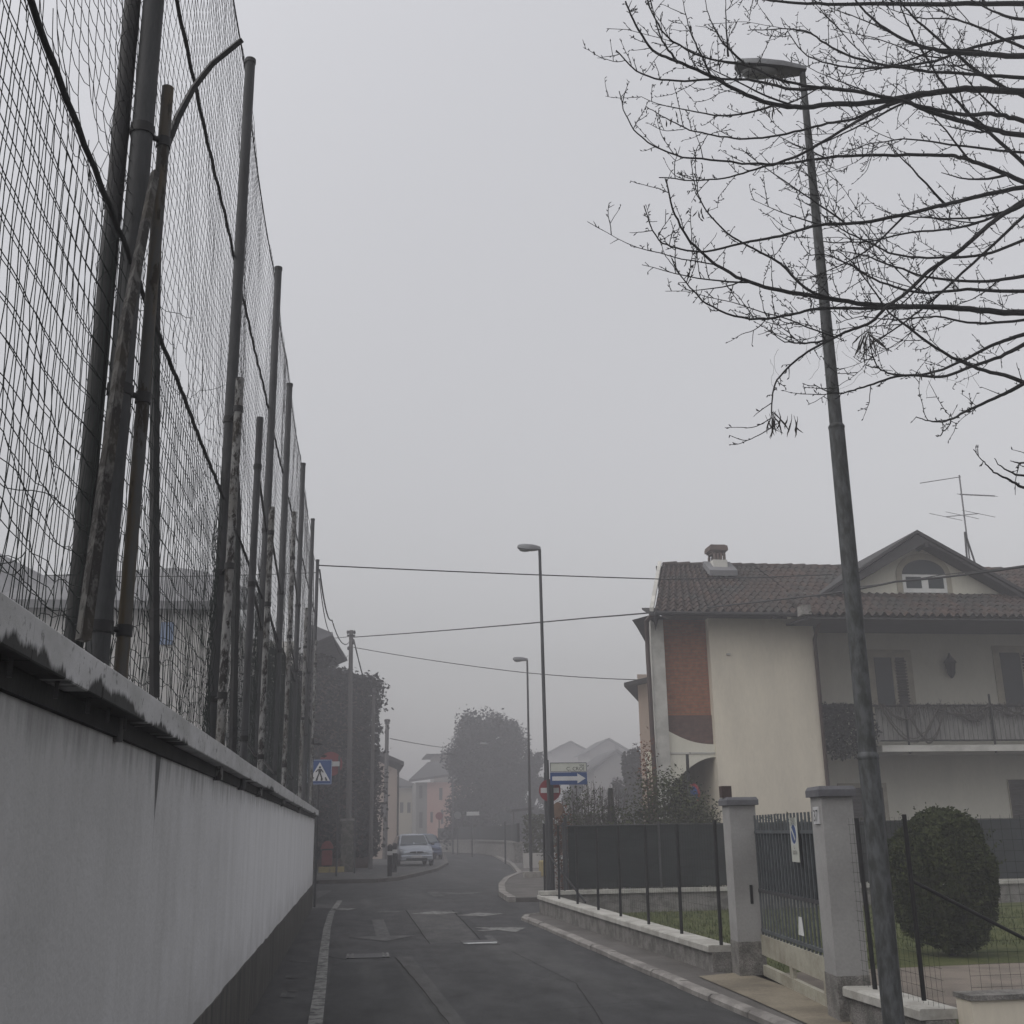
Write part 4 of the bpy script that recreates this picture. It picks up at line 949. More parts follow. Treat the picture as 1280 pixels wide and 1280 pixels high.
# topiary bush
t = thing('round_bush', 'dense clipped round laurel bush in the garden', 'bush', (0, 0, 0))
bc = AY(1176, 1075, 13.6); rr = .64; t.location = (bc.x, 13.6, .06); t['_o'] = (bc.x, 13.6, .06)
mb = MB()
for i in range(30000):
    d = V((random.gauss(0, 1), random.gauss(0, 1), random.gauss(0, 1))).normalized(); inner = i >= 20000
    r_ = rr * (random.uniform(.6, .93) if inner else 1 - abs(random.gauss(0, .05))) * (1 + .15 * noise.noise(d * 1.7) + .09 * noise.noise(d * 4.5) + .03 * noise.noise(d * 12))
    z = bc.z - .1 + d.z * r_ * (1.12 if d.z > 0 else 1.5); flare = 1.0 if d.z > 0 else 1.0 + .10 * abs(d.z)
    p = V((bc.x + d.x * r_ * flare, 13.6 + d.y * r_ * flare, max(z, .08 + random.random() * .12)))
    leaf(mb, p, random.uniform(.07, .12) if inner else random.uniform(.03, .062))
for k in range(46):      # stray shoots
    d = V((random.gauss(0, 1), random.gauss(-.3, 1), abs(random.gauss(.5, .7)))).normalized(); a = V((bc.x, 13.6, bc.z - .1)) + d * rr * 1.03
    for q in range(7): leaf(mb, a + d * q * .018 + V((random.gauss(0, .012), random.gauss(0, .012), q * .008)), random.uniform(.03, .05))
mb.build('crown', M['bush'], t)
mb = MB(); mb.tube([(bc.x, 13.6, .0), (bc.x + .02, 13.62, .5)], .05, 8); mb.build('stem', M['bark'], t)

def shrub(cx, cy, w_, h, n, size, mm, label, name='shrub', ns=9, z0=.1):
    t = thing(name, label, 'shrub', (cx, cy, z0)); mb = MB(); tips = []
    for k in range(ns):
        a = random.uniform(0, 6.28); pts = [V((cx + random.uniform(-.1, .1), cy + random.uniform(-.1, .1), z0))]; d = V((math.cos(a) * .45, math.sin(a) * .45, 1)).normalized()
        for q in range(5): d = (d + V((random.uniform(-.2, .2), random.uniform(-.2, .2), .1))).normalized(); pts.append(pts[-1] + V((d.x * w_ * .6, d.y * w_ * .6, d.z * h)) / 5); tips.append(pts[-1])
        mb.tube(pts, [.014, .012, .01, .008, .006, .004], 4, False)
        for q in range(7):
            i = random.randint(1, 4); d2 = V((random.uniform(-1, 1), random.uniform(-1, 1), random.uniform(.2, 1.2))).normalized(); mb.tube([pts[i], pts[i] + d2 * h * .1, pts[i] + d2 * h * .2 + V((0, 0, .03))], [.006, .005, .003], 3, False)
    mb.build('stems', M['twig'], t)
    if n:
        mb = MB()
        for i in range(int(n * 2.0)):
            p = random.choice(tips[len(tips) // 5:]) + V((random.gauss(0, w_ * .13), random.gauss(0, w_ * .13), random.gauss(0, h * .07))); leaf(mb, p, size * random.uniform(.45, 1.0))
        mb.build('leaves', mm, t)
    return t
def at(px, Y): return AY(px, 1040, Y).x
shrub(at(832, 24.6), 24.6, 1.6, 2.5, 2600, .10, M['shrub'], 'leafy evergreen shrub against the pale column of the house', ns=12)
shrub(at(812, 25.2), 25.2, .7, 3.2, 420, .10, M['redleaf'], 'tall thin shrub with a few rusty leaves at the house corner', ns=4)
shrub(at(865, 24.3), 24.3, 1.5, 2.1, 1700, .10, M['shrub'], 'yellow green shrub behind the arch sign pole', ns=9)
shrub(at(793, 25.0), 25.0, 1.6, 1.9, 1500, .09, M['shrub'], 'low green shrub left of the house corner', ns=9)
shrub(at(765, 25.5), 25.5, 1.5, 2.5, 0, .1, M['shrub'], 'bare grey shrub with upright twigs', ns=22)
shrub(at(738, 25.5), 25.5, 1.6, 2.6, 120, .08, M['shrub'], 'nearly bare shrub with pale branch tips', ns=22)
shrub(at(718, 24.8), 24.8, 1.2, 2.3, 500, .09, M['shrub'], 'dark thin shrub behind the no entry sign', ns=14)
shrub(at(706, 24.4), 24.4, .7, 1.9, 420, .09, M['redleaf'], 'small rust brown bush beside the orange disc', ns=6)
shrub(at(890, 24.0), 24.0, .9, 1.75, 700, .08, M['shrub'], 'low light green shrub against the left gate pillar', ns=6)
q = AY(763, 985, 26)
tag(MB().lathe((q.x, 26, .1), [(.05, 0), (.16, .4), (.13, 1.4), (.05, q.z - .1)], 8).build('cypress', M['fir'], None, (q.x, 26, .1)), 'thin dark pencil cypress among the bare shrubs', 'tree')
# climbing greenery behind the garden net (low hedge)
t = thing('hedge', 'rough hedge behind the shade netting', 'hedge', (8, 24, .1)); mb = MB()
for i in range(5200):
    x = random.uniform(4.6, 11); leaf(mb, V((x, 23.9 + random.gauss(0, .25), random.uniform(.2, 1.75 + .25 * noise.noise(V((x * 1.3, 0, 0)))))), random.uniform(.05, .11))
mb.build('leaves', M['shrub'], t)

# ------------------------------------------------------------------ the big house on the right
HO = (12, 29, 0)
h = thing('house', 'two storey beige house with brick bay, tiled roof and vine covered balcony', 'house', HO)
Y0 = 28.0
def xz(px, py, Y): q = AY(px, py, Y); return q.x, q.z
xcl, _ = xz(818, 900, Y0); xcr, _ = xz(835, 900, Y0); xb0, _ = xz(893, 900, Y0); xb1, _ = xz(1027, 900, Y0)
YE = 27.25                                   # eave edge
ez = xz(900, 767, YE)[1]; rz_ = xz(900, 710, 31.6)[1]
zs = ez + .02
xl = xz(818, 766, YE)[0]; xr = 24.0
xgl = xz(1012, 770, 26.4)[0]
# walls
MB().bx(xb0, xb1, Y0, Y0 + 3, 0, zs).build('wall', M['beige'], h)
MB().bx(xcl + .02, xcr, Y0 - .02, Y0 + .5, 0, zs - .05).build('column', M['column'], h)
MB().bx(xb1 + .02, xr, Y0 + 1.5, Y0 + 1.8, 0, zs + 1.0).build('wall', M['greyren'], h)
MB().bx(xcl + 1.0, xb0 - .005, Y0 + 3.0, Y0 + 3.2, 0, 4.0).build('porch_back_wall', M['beige'], h)
# brick bay with curved foot, arch beam below
zb_ = xz(865, 893, Y0)[1]; zl = xz(838, 912, Y0)[1]; zrr = xz(893, 930, Y0)[1]
pts = [(xcr - .02, Y0 + .25, zb_), (xb0 + .02, Y0 + .25, zb_), (xb0 + .02, Y0 + .25, zs), (xcr - .02, Y0 + .25, zs)]
MB().prism(pts, (0, .3, 0)).build('brick_panel', M['brick'], h)
def curve(xa, za, xb, zb, bul, n=12): return [(xa + (xb - xa) * k / n, za + (zb - za) * k / n + bul * math.sin(PI * k / n)) for k in range(n + 1)]
low = curve(xcr - .02, zl, xb0 + .02, zrr, -.10)
MB().prism([(x, Y0 + .20, z) for x, z in low] + [(xb0 + .02, Y0 + .20, zb_ - .002), (xcr - .02, Y0 + .20, zb_ - .002)], (0, .35, 0)).build('dark_brick_band', M['dbrick'], h)
za = xz(838, 985, Y0)[1]; zc = xz(893, 946, Y0)[1]
arch = [(xcr - .01 + (xb0 - xcr + .02) * k / 14, za + (zc - za) * math.sin(PI / 2 * k / 14) ** .9) for k in range(15)]
MB().prism([(x, Y0 + .10, z) for x, z in arch] + [(x, Y0 + .10, z - .003) for x, z in low[::-1]], (0, .45, 0)).build('arch_beam', M['cream'], h)
MB().bx(xcr, xb0, Y0 + .08, Y0 + .098, xz(860, 941, Y0)[1] - .02, xz(860, 941, Y0)[1] + .02).build('string_course', M['column'], h)
MB().prism([(xcr, Y0 + .56, zc + .3), (xb0, Y0 + .56, zc + .3), (xb0, Y0 + 2.9, zc + .3), (xcr + .75, Y0 + 2.9, zc + .3)], (0, 0, .2)).build('porch_ceiling', M['column'], h)
MB().prism([(x, Y0 + 2.2, z + .35) for x, z in arch] + [(xb0, Y0 + 2.2, zc + .28), (xcr, Y0 + 2.2, zc + .28)], (0, .3, 0)).build('inner_arch', M['cream'], h)
# side wing behind with its sloping eave
xw = xz(805, 900, 32)[0]
A_, B_, C_, D_ = V((xcl - .0, 27.6, ez - .02)), AY(790, 775, 30.0), AY(812, 842, 33.5), V((xcl + .6, 33.5, ez + .4))
MB().prism([(xcl + .1, Y0 + .5, 0), (xcl + .4, Y0 + .5, 0), (xcl + 2.9, Y0 + 8, 0), (xcl + 2.6, Y0 + 8, 0)], (0, 0, zs - .1)).build('side_wall', M['beige'], h)
MB().prism([AY(819, 767, 27.6), AY(790, 775, 28.6), AY(796, 784, 28.7), AY(813, 814, 29.2), AY(820, 812, 28.4)], (.9, 1.6, .1)).build('side_eave', M['darkroof'], h)
# tile roof generator: columns of half-round tiles, overlapping rows
def tiles(par, x0, x1, ya, za, yb, zb, name='roof', x1t=None, x0t=None, pw=.215, pl=.36):
    n = max(2, int((x1 - x0) / pw)); ln = math.hypot(yb - ya, zb - za); m_ = max(2, int(ln / pl)); d = V((0, yb - ya, zb - za)) / ln; nr = V((0, -d.z, d.y))
    if nr.z < 0: nr = -nr
    mb = MB(); K = 8
    for j in range(m_):
        s0, s1 = ln * j / m_, ln * (j + 1) / m_ + .03; rows = []
        jit = [random.uniform(-.012, .012) for _ in range(n + 1)]; jh = [random.uniform(-.006, .006) for _ in range(n + 1)]
        for s, hgt in ((s0, .030), (s1, .0)):
            row = []; u = s / ln; xa_ = x0 + ((x0t if x0t is not None else x0) - x0) * u; xb_ = x1 + ((x1t if x1t is not None else x1) - x1) * u
            for k in range(n * K + 1):
                ph = (k % K) / K; c = k // K
                wv = math.sin(PI * ph / .6) * .062 if ph < .6 else -.035 * math.sin(PI * (ph - .6) / .4)
                o = jit[c] if s is s0 else 0
                row.append(V((xa_ + (xb_ - xa_) * k / (n * K), ya, za)) + d * (s + o) + nr * (wv + hgt + jh[c] + .03))
            rows.append(row)
        front = [p - nr * .028 for p in rows[0]]
        mb.grid([front] + rows)
    return mb.build(name, M['tile'], par)
tiles(h, xl, xgl + .6, YE, ez, 31.6, rz_, x0t=xz(829, 712, 31.6)[0])
xrt = xz(1250, 705, 31.6)[0]
tiles(h, xgl + .6, xr, YE + 1.2, ez + (rz_ - ez) * 1.2 / 4.35, 31.6, rz_ + .05)
MB().prism([(xl + 2.7, 36, ez), (xr, 36, ez), (xr, 31.6, rz_ - .02), (xl + 1.3, 31.6, rz_ - .02)], (0, 0, .05)).build('rear_roof', M['tile'], h)
mb = MB(); x = xz(829, 712, 31.6)[0]
while x < xr: mb.tube([(x, 31.6, rz_ + .05), (x + .42, 31.6, rz_ + .065 + random.uniform(-.01, .01))], [.10, .115], 8); x += .40
mb.build('ridge_tiles', M['tile'], h)
ra = V((xl - .02, YE, ez + .04)); rb = V((xz(829, 712, 31.6)[0] - .04, 31.6, rz_ + .08))
MB().prism([ra, ra + V((-.10, 0, 0)), ra + V((-.10, 0, .10)), ra + V((0, 0, .10))], rb - ra).build('verge', M['column'], h)
MB().prism([(xl - .1, YE + .02, ez - .06), (xgl + .8, YE + .02, ez - .06), (xgl + .8, Y0 + .1, ez + .25), (xl - .1, Y0 + .1, ez + .25)], (0, 0, .05)).build('soffit', M['darkroof'], h)
mb = MB(); mb.tube([(xl, YE - .03, ez - .0), (xgl + .3, YE - .03, ez - .01)], .05, 8); mb.build('gutter', M['darkroof'], h)
# chimney
cx0, cz0 = xz(897, 715, 30.6); zt1 = xz(897, 700, 30.6)[1]; zt2 = xz(897, 685, 30.6)[1]; wch = .21
ch = MB().bx(cx0 - wch, cx0 + wch, 30.3, 30.9, cz0 - .6, zt1 - .06).build('chimney', M['column'], h)
mb = MB()
for dx in (-.15, -.05, .05, .15):
    for yy in (30.36, 30.84): mb.bx(cx0 + dx - .026, cx0 + dx + .026, yy - .05, yy + .05, zt1 - .058, zt1 + .14)
mb.build('vent_brick', M['chim'], ch)
mb = MB(); 
for k, (e, z0, z1) in enumerate(((.20, .141, .19), (.23, .191, .23), (.27, .231, .33), (.26, .331, .38), (.22, .381, .41))): mb.bx(cx0 - e, cx0 + e, 30.6 - e, 30.6 + e, zt1 + z0, zt1 + z1)
mb.build('chimney_cap', M['chim'], ch)
MB().prism([(cx0 - .40, 30.1, cz0 - .22), (cx0 + .42, 30.1, cz0 - .22), (cx0 + .42, 30.7, cz0 + .17), (cx0 - .40, 30.7, cz0 + .17)], (0, -.02, .16)).build('flashing', M['roofgrey'], ch)
# lower eave of the right bay
Yq = 26.5; ez2 = xz(1140, 771, Yq)[1]; Yt = 28.1; zt2_ = xz(1140, 745, Yt)[1]
tiles(h, xgl, xr, Yq, ez2, Yt, zt2_, 'porch_roof')
MB().bx(xgl + .3, xr, Yt, Yt + .06, zt2_ - .05, zt2_ + .06).build('ledge', M['rough'], h)
MB().prism([(xgl, Yq + .02, ez2 - .07), (xr, Yq + .02, ez2 - .07), (xr, Y0 + 1.5, ez2 + .1), (xgl, Y0 + 1.5, ez2 + .1)], (0, 0, .05)).build('soffit', M['darkroof'], h)
q = xz(1009, 763, Yq); MB().bx(q[0] - .12, q[0] + .10, Yq - .03, Yq + .35, q[1] - .10, q[1] + .14).build('eave_block', M['rough'], h)
# gable dormer
Yg = 28.3; ap = AY(1146, 684, Yg); gl0 = AY(1046, 744, Yg); gr0 = AY(1268, 742, Yg)
MB().prism([gl0, gr0, ap], (0, .25, 0)).build('gable_wall', M['cream'], h)
Yo = 27.75; apo = AY(1146, 668, Yo)
el = AY(1020, 752, Yo); er = AY(1282, 744, Yo)
for (e_, nm) in ((el, 'l'), (er, 'r')):
    th = V((0, 0, -.34)); MB().prism([apo, e_, e_ + V((0, 0, -.10)), ap + V((0, Yo - Yg, .0))], (0, .5, 0)).build('barge_board', M['darkroof'], h)
    MB().prism([apo + V((0, -.05, .03)), e_ + V((0, -.05, .03)), e_ + V((0, 4.5, .03)), apo + V((0, 4.5, .03))], (0, 0, .09)).build('gable_roof', M['darkroof'], h)
wx0, wz0 = xz(1129, 741, Yg); wx1, wz1 = xz(1181, 720, Yg); wzt = xz(1155, 699, Yg)[1]
wn = thing('tmp', None, None, (0, 0, 0)); bpy.data.objects.remove(wn)
xm = (wx0 + wx1) / 2; hw = (wx1 - wx0) / 2
ap_ = [(xm + hw * 1.12 * math.cos(PI * k / 16), wz1 + (wzt - wz1) * 1.12 * math.sin(PI * k / 16)) for k in range(17)]
MB().prism([(x, Yg - .03, z) for x, z in [(wx1 + .16, wz0)] + [(xm + (hw + .16) * math.cos(PI * k / 16), wz1 + (wzt - wz1 + .16) * math.sin(PI * k / 16)) for k in range(17)] + [(wx0 - .16, wz0)]], (0, .028, 0)).build('window_surround', M['frame'], h)
win = MB().bx(wx0, wx1, Yg - .05, Yg - .032, wz0, wz1 + .02).build('window', M['wframe'], h)
for a, b in ((wx0 + .09, xm - .1), (xm + .1, wx1 - .09)): MB().bx(a, b, Yg - .058, Yg - .051, wz0 + .12, wz1 - .05).build('pane', M['glass'], win)
MB().prism([(xm + hw * .98 * math.cos(PI * k / 16), Yg - .05, wz1 + .022 + (wzt - wz1 - .05) * math.sin(PI * k / 16)) for k in range(17)], (0, .018, 0)).build('pane', M['glass'], win)
MB().bx(ap.x - .05, ap.x + .05, Yo, Yg, ap.z - .12, ap.z + .0).build('beam_end', M['darkroof'], h)
# first floor doors and windows of the recessed bay
YW = Y0 + 1.5
def window(px0, px1, py0, py1, fr, mullpx=None, name='window', shut=None):
    x0, z1 = xz(px0, py0, YW); x1, z0 = xz(px1, py1, YW)
    wo = MB().bx(x0 - fr, x1 + fr, YW - .04, YW - .002, z0 - .02, z1 + fr).build(name, M['frame'], h)
    if mullpx:
        xm_ = xz(mullpx, py0, YW)[0]; MB().bx(x0, xm_ - .06, YW - .05, YW - .041, z0, z1).build('pane', M['glass'], wo); MB().bx(xm_ + .06, x1, YW - .05, YW - .041, z0, z1).build('shutter', M['darkwood'], wo); MB().bx(xm_ - .055, xm_ + .055, YW - .055, YW - .0412, z0, z1).build('mullion', M['frame'], wo)
    else: MB().bx(x0, x1, YW - .05, YW - .041, z0, z1).build('shutter', M['darkwood'], wo)
    sl = MB(); z = z0 + .08
    while z < z1 - .06: sl.box(((x0 + x1) / 2 if not mullpx else (xm_ + .06 + x1) / 2, YW - .062, z), ((x1 - x0) * (1 if not mullpx else .44) * .86, .02, .045), 0, ('X', .6)); z += .085
    sl.build('slats', M['darkwood'], wo)
window(1091, 1139, 822, 912, .22, 1115); window(1248, 1300, 816, 915, .20, 1275)
window(1052, 1110, 985, 1060, .12); window(1259, 1300, 975, 1085, .02, None, 'door')
# balcony
zsl0 = xz(1200, 939, Y0 - .2)[1]; zsl1 = xz(1200, 931, Y0 - .2)[1]; xba = xz(1103, 935, Y0 - .2)[0]
bal = MB().bx(xba, xr, Y0 - .2, YW - .002, zsl0, zsl1).build('balcony_slab', M['column'], h)
zr = xz(1200, 882, Y0 - .15)[1]; mb = MB()
mb.tube([(xba - 1.0, Y0 - .15, zr), (xr, Y0 - .15, zr)], .03, 8); mb.tube([(xba, Y0 - .15, zsl1 + .12), (xr, Y0 - .15, zsl1 + .12)], .02, 6)
for px in (1133, 1240, 1330): q = xz(px, 900, Y0 - .15)[0]; mb.tube([(q, Y0 - .15, zsl0 - .05), (q, Y0 - .15, zr + .3 if px == 1240 else zr)], .028, 6)
for k in range(60):
    x = xba + .1 + k * .13; mb.tube([(x, Y0 - .15, zsl1 + .12), (x, Y0 - .15, zr)], .006, 4, False)
mb.build('railing', M['dark'], h)
tag(MB().bx(xba - .05, xr, Y0 - .10, Y0 - .09, zsl1 + .1, zr - .03).build('balcony_screen', mat('grey_reed_screen', (.24, .235, .22), (.17, .165, .155), scale=3, stretch=(6, 1, 1), fine=.2), h))
vine = thing('climbing_vine', 'leafless vine hanging in loops over the balcony rail', 'vine', (xba + 2, Y0 - .25, zr)); mb = MB()
def hang(x0, z0, x1, z1, sag, r): 
    pts = [(x0 + (x1 - x0) * k / 14 + random.uniform(-.02, .02), Y0 - .22 + random.uniform(-.03, .03), z0 + (z1 - z0) * k / 14 - sag * math.sin(PI * k / 14) + random.uniform(-.025, .025)) for k in range(15)]; mb.tube(pts, r, 5, False); return pts
for px0, px1, sg in ((1100, 1175, .95), (1130, 1182, .95), (1190, 1238, .42), (1235, 1290, .3), (1160, 1240, .3), (1105, 1150, .4), (1205, 1236, .45), (1250, 1330, .35)):
    p0 = xz(px0, 885, Y0 - .22); p1 = xz(px1, 885, Y0 - .22)
    for rep in range(3): hang(p0[0] + random.uniform(-.05, .05), zr + .03, p1[0], zr + .03, sg * random.uniform(.9, 1.05), .022 if rep == 0 else .012)
for k in range(420):
    x = xba - .3 + random.random() ** 1.1 * 7.5; z = zr + random.uniform(-.15, .08); L_ = random.uniform(.1, .55) * (1 if random.random() < .6 else .4); d = random.uniform(-.3, .3)
    mb.tube([(x, Y0 - .22, z), (x + d * .4 * L_, Y0 - .24, z - L_ * .5), (x + d * L_, Y0 - .2, z - L_)], [.007, .005, .003], 3, False)
for k in range(70):
    x = xba - .3 + random.random() * 7.5; mb.tube([(x, Y0 - .22, zr), (x + random.uniform(-.2, .2), Y0 - .22, zr + random.uniform(.05, .2))], .006, 3, False)
mb.build('stems', M['twig'], vine)
q0, q1 = xz(1030, 880, Y0 - .3), xz(1094, 948, Y0 - .3)
vb = thing('ivy_bundle', 'dense dark mass of dead ivy hanging at the balcony corner', 'ivy', (q0[0], Y0 - .3, q1[1])); mb = MB()
for k in range(5200):
    u = random.random(); v = random.random(); x = q0[0] + (q1[0] - q0[0]) * u; wv = 1 - abs(2 * u - 1) ** 3
    z = q0[1] - (q0[1] - q1[1]) * (v * (.55 + .45 * wv)); x += (v * .5 if u > .6 else 0) * .5
    leaf(mb, V((x, Y0 + random.uniform(-.35, .5), z + .05 * random.random())), random.uniform(.06, .14))
mb.build('foliage', M['ivy'], vb)
# bay inner corner brick strip + downpipes
q = xz(1030, 830, Y0 + .5); MB().bx(xb1 + .003, xb1 + .13, Y0 + .3, YW - .003, xz(1030, 890, Y0)[1], zs - .2).build('brick_return', M['brick'], h)
mb = MB(); mb.tube([(xb1 - .02, Y0 - .07, .1), (xb1 - .02, Y0 - .07, zs - .55), (xb1 - .05, YE + .1, ez - .05)], .055, 8); mb.build('downpipe', M['wood'], h)
mb = MB(); mb.tube([(xcl - .06, Y0 - .05, .1), (xcl - .10, Y0 - .05, zs - .85), (xcl - .1, Y0 - .1, zs - .1), (xcl - .1, YE + .1, ez - .03)], .06, 8); mb.build('downpipe', M['wood'], h)
q = xz(1188, 832, YW - .15)
lt = MB().lathe((q[0], YW - .15, q[1] - .35), [(.03, 0), (.12, .12), (.16, .42), (.20, .43), (.05, .62), (.02, .70)], 6); lt.box((q[0], YW - .06, q[1] + .1), (.04, .16, .04)); lt.build('wall_lantern', M['black'], h)
q = xz(910, 818, Y0); MB().box((q[0], Y0 - .03, q[1]), (.10, .06, .04)).build('vent', M['column'], h)
# tall aerial on the roof
t = thing('tv_aerial', 'television aerial with three yagi arms on the ridge behind the gable', 'aerial', (0, 0, 0)); Yt_ = 32.0
b = AY(1211, 692, Yt_); tp = AY(1199, 594, Yt_); t.location = (b.x, Yt_, b.z - .3); t['_o'] = (b.x, Yt_, b.z - .3)
MB().tube([(b.x, Yt_, b.z - .4), (tp.x, Yt_, tp.z)], .024, 6).build('mast', M['aluminium'], t)
mb = MB(); a = AY(1206, 665, Yt_)
for px in (1204, 1215): q = AY(px, 700, Yt_); mb.tube([a, (q.x, Yt_ - .2, q.z - .3)], .035, 4)
mb.build('tripod', M['steel'], t)
for (p0, p1, r_, el_) in (((1150, 604), (1201, 596), .014, 0), ((1200, 618), (1243, 620), .024, 12), ((1182, 646), (1223, 642), .014, 3)):
    a, b2 = AY(*p0, Yt_), AY(*p1, Yt_); mb = MB(); mb.tube([a, b2], r_, 5)
    for k in range(el_):
        c = a.lerp(b2, k / max(1, el_ - 1)); hh = .5 if el_ == 3 else .09; mb.tube([c + V((-hh * .5, hh, .25 * hh * 2)), c + V((hh * .5, -hh, -.25 * hh * 2))], .009, 4)
    mb.build('arm', M['aluminium'], t)

# smaller house behind, its corner and eave showing left of the big one
t = thing('house', 'pinkish house corner with sloping eave just behind the beige house', 'house', (9.4, 38, 0)); Yb = 36.0
a = AY(799, 900, Yb); e0 = AY(780, 858, Yb - .5); e1 = AY(816, 843, Yb - .5)
MB().prism([(a.x, Yb, 0), (a.x + 6, Yb, 0), (a.x + 9, Yb + 8, 0), (a.x + 2.4, Yb + 8, 0)], (0, 0, AY(799, 862, Yb).z + .5)).build('wall', M['pinkish'], t)
MB().prism([e0, e1 + V((2, 0, .3)), e1 + V((5, 9, .3)), e0 + V((3.2, 9, 0))], (0, 0, .12)).build('roof', M['darkroof'], t)

# far fogged houses on the right
def simple_house(name, label, px0, px1, pyb, pye, pyr, Y, wm, dep=9, ov=.6, wins=(), roofm=None, asym=.5):
    a = AY(px0, pye, Y); b = AY(px1, pye, Y); zr2 = AY((px0 + px1) / 2, pyr, Y).z; xm2 = a.x + (b.x - a.x) * asym
    t = thing(name, label, 'house', ((a.x + b.x) / 2, Y, 0))
    mb = MB(); mb.prism([(a.x, Y, 0), (b.x, Y, 0), (b.x, Y, a.z), (xm2, Y, zr2), (a.x, Y, a.z)], (0, dep, 0)); mb.build('wall', wm, t)
    mb = MB(); mb.prism([(a.x - ov, Y - .5, a.z - .25), (xm2, Y - .5, zr2 + .05), (xm2, Y - .5, zr2 + .3), (a.x - ov, Y - .5, a.z)], (0, dep + 1, 0)); mb.prism([(b.x + ov, Y - .5, a.z - .25), (xm2 + .002, Y - .5, zr2 + .05), (xm2 + .002, Y - .5, zr2 + .3), (b.x + ov, Y - .5, a.z)], (0, dep + 1, 0)); mb.build('roof', roofm or M['darkroof'], t)
    for (x0, x1, y0, y1) in wins:
        p, q = AY(x0, y0, Y), AY(x1, y1, Y); MB().bx(p.x, q.x, Y - .05, Y - .005, q.z, p.z).build('window', M['darkwood'], t)
    return t
simple_house('house', 'far gabled house dissolving in the fog behind the arrow sign', 737, 785, 1000, 940, 925, 165, M['distant'], wins=((768, 774, 930, 938),))
simple_house('house', 'low far house with wide sloping roof in front of the gabled one', 742, 800, 1000, 965, 940, 120, M['distant'], ov=1.0, wins=((765, 785, 972, 978),))
simple_house('house', 'nearly invisible far house left of the arrow sign', 690, 736, 1000, 940, 928, 210, M['distant'])

# ------------------------------------------------------------------ left background buildings
t = thing('sports_hall', 'pale panelled hall with grey roof behind the nets', 'building', (-8, 30, 0)); Yh = 30
xr0 = AY(292, 760, Yh).x; ze = AY(200, 762, Yh).z; zr0 = AY(200, 726, Yh + 4).z
MB().bx(-40, xr0, Yh, Yh + 14, 0, ze).build('wall', M['hall'], t)
MB().bx(-40, xr0, Yh + .3, Yh + 1.5, ze + .001, ze + .25).build('parapet', M['roofgrey'], t)
mb = MB(); e0 = Yh - .35
for (xa, za, xb, zb) in ((xr0 + .4, zr0 - .6, xr0 - 1.4, zr0 + .1), (xr0 - 1.4, zr0 + .1, -5.5, zr0 + .2), (-5.5, zr0 + .2, -9.3, zr0 - .1), (-9.3, zr0 - .1, -11.5, zr0 + 1.0), (-11.5, zr0 + 1.0, -40, zr0 + 2)):
    mb.prism([(xa, e0, ze - .05), (xb - (.4 if xa > xr0 else 0) * 0, e0, ze - .05), (xb, Yh + 4, zb), (xa, Yh + 4, za)], (0, .0, .22))
mb.build('roof', M['roofgrey'], t)
p0, p1 = AY(202, 778, Yh), AY(216, 806, Yh); MB().bx(p0.x, p1.x, Yh - .05, Yh - .004, p1.z, p0.z).build('window', M['blueglass'], t)
MB().bx(-40, xr0 + .02, Yh - .03, Yh - .002, ze - 3.4, ze - 3.2).build('panel_joint', M['roofgrey'], t)

# dark ivy covered house at the far corner
Yi = 54; il = AY(330, 830, Yi); 
t = thing('ivy_house', 'tall house front wholly covered in dark ivy at the far left corner', 'house', (-3, Yi + 2, 0))
pL = AY(300, 800, Yi); p1 = AY(402, 832, Yi); p2 = AY(468, 852, Yi); xR = AY(466, 1000, Yi).x
MB().prism([(pL.x, Yi + .6, 0), (xR - .1, Yi + .6, 0), (p2.x - .25, Yi + .6, p2.z - .3), (p1.x, Yi + .6, p1.z - .3), (pL.x, Yi + .6, pL.z)], (0, 4, 0)).build('wall', M['dbrick'], t)
mb = MB()
for i in range(24000):
    x = random.uniform(pL.x, xR + .25); edge = random.random() < .10
    if edge: x = xR + random.gauss(0, .28)
    zt_ = p1.z + (p2.z - p1.z) * (x - p1.x) / (p2.x - p1.x); zt_ = min(zt_, pL.z + 1)
    z = random.uniform(.6, zt_) if random.random() < .93 else zt_ + random.gauss(0, .16)
    if edge and noise.noise(V((0, 0, z * 1.1))) < -.05: x -= .45
    leaf(mb, V((x, Yi + .45 + random.gauss(0, .28), z)), random.uniform(.12, .30))
mb.build('ivy', M['ivy'], t)
mb = MB(); mb.prism([p1 + V((-6, .3, 1.6)), p2 + V((.15, .3, .0)), p2 + V((.15, .3, .12)), p1 + V((-6, .3, 1.75))], (0, 4.5, 0)); mb.build('roof', M['darkroof'], t)
# leafy tip above the ivy house and eave of the house before it
t = thing('dark_tree', 'dark leafy tree rising over the ivy roof by the last net pole', 'tree', (AY(398, 1040, 50).x, 50, 0)); mb = MB(); cc = AY(396, 822, 50)
leaves(mb, cc, (.75, .7, .8), 1100, .2, clump=9); leaves(mb, cc + V((-1.4, 0, -1.2)), (1.0, .8, 1.5), 1500, .22, clump=9); mb.build('crown', M['ivy'], t)
mb = MB(); mb.tube([(cc.x - .9, 50, 0), (cc.x - .8, 50, cc.z - 2), cc], [.14, .10, .03], 8); mb.build('trunk', M['bark'], t)
t = thing('house', 'house roof corner showing beyond the last net pole', 'house', (-5, 47, 0)); e = AY(415, 792, 46); e2 = AY(396, 783, 46)
MB().prism([AY(415, 794, 46), AY(414, 790.5, 46), AY(396, 783, 46), AY(380, 778, 46), AY(380, 802, 46), AY(398, 801, 46)], (.6, 7, 0)).build('roof', M['slate'], t)
MB().bx(e.x - 6, e.x - 1.5, 46.5, 53, 0, e.z - .25).build('wall', M['column'], t)

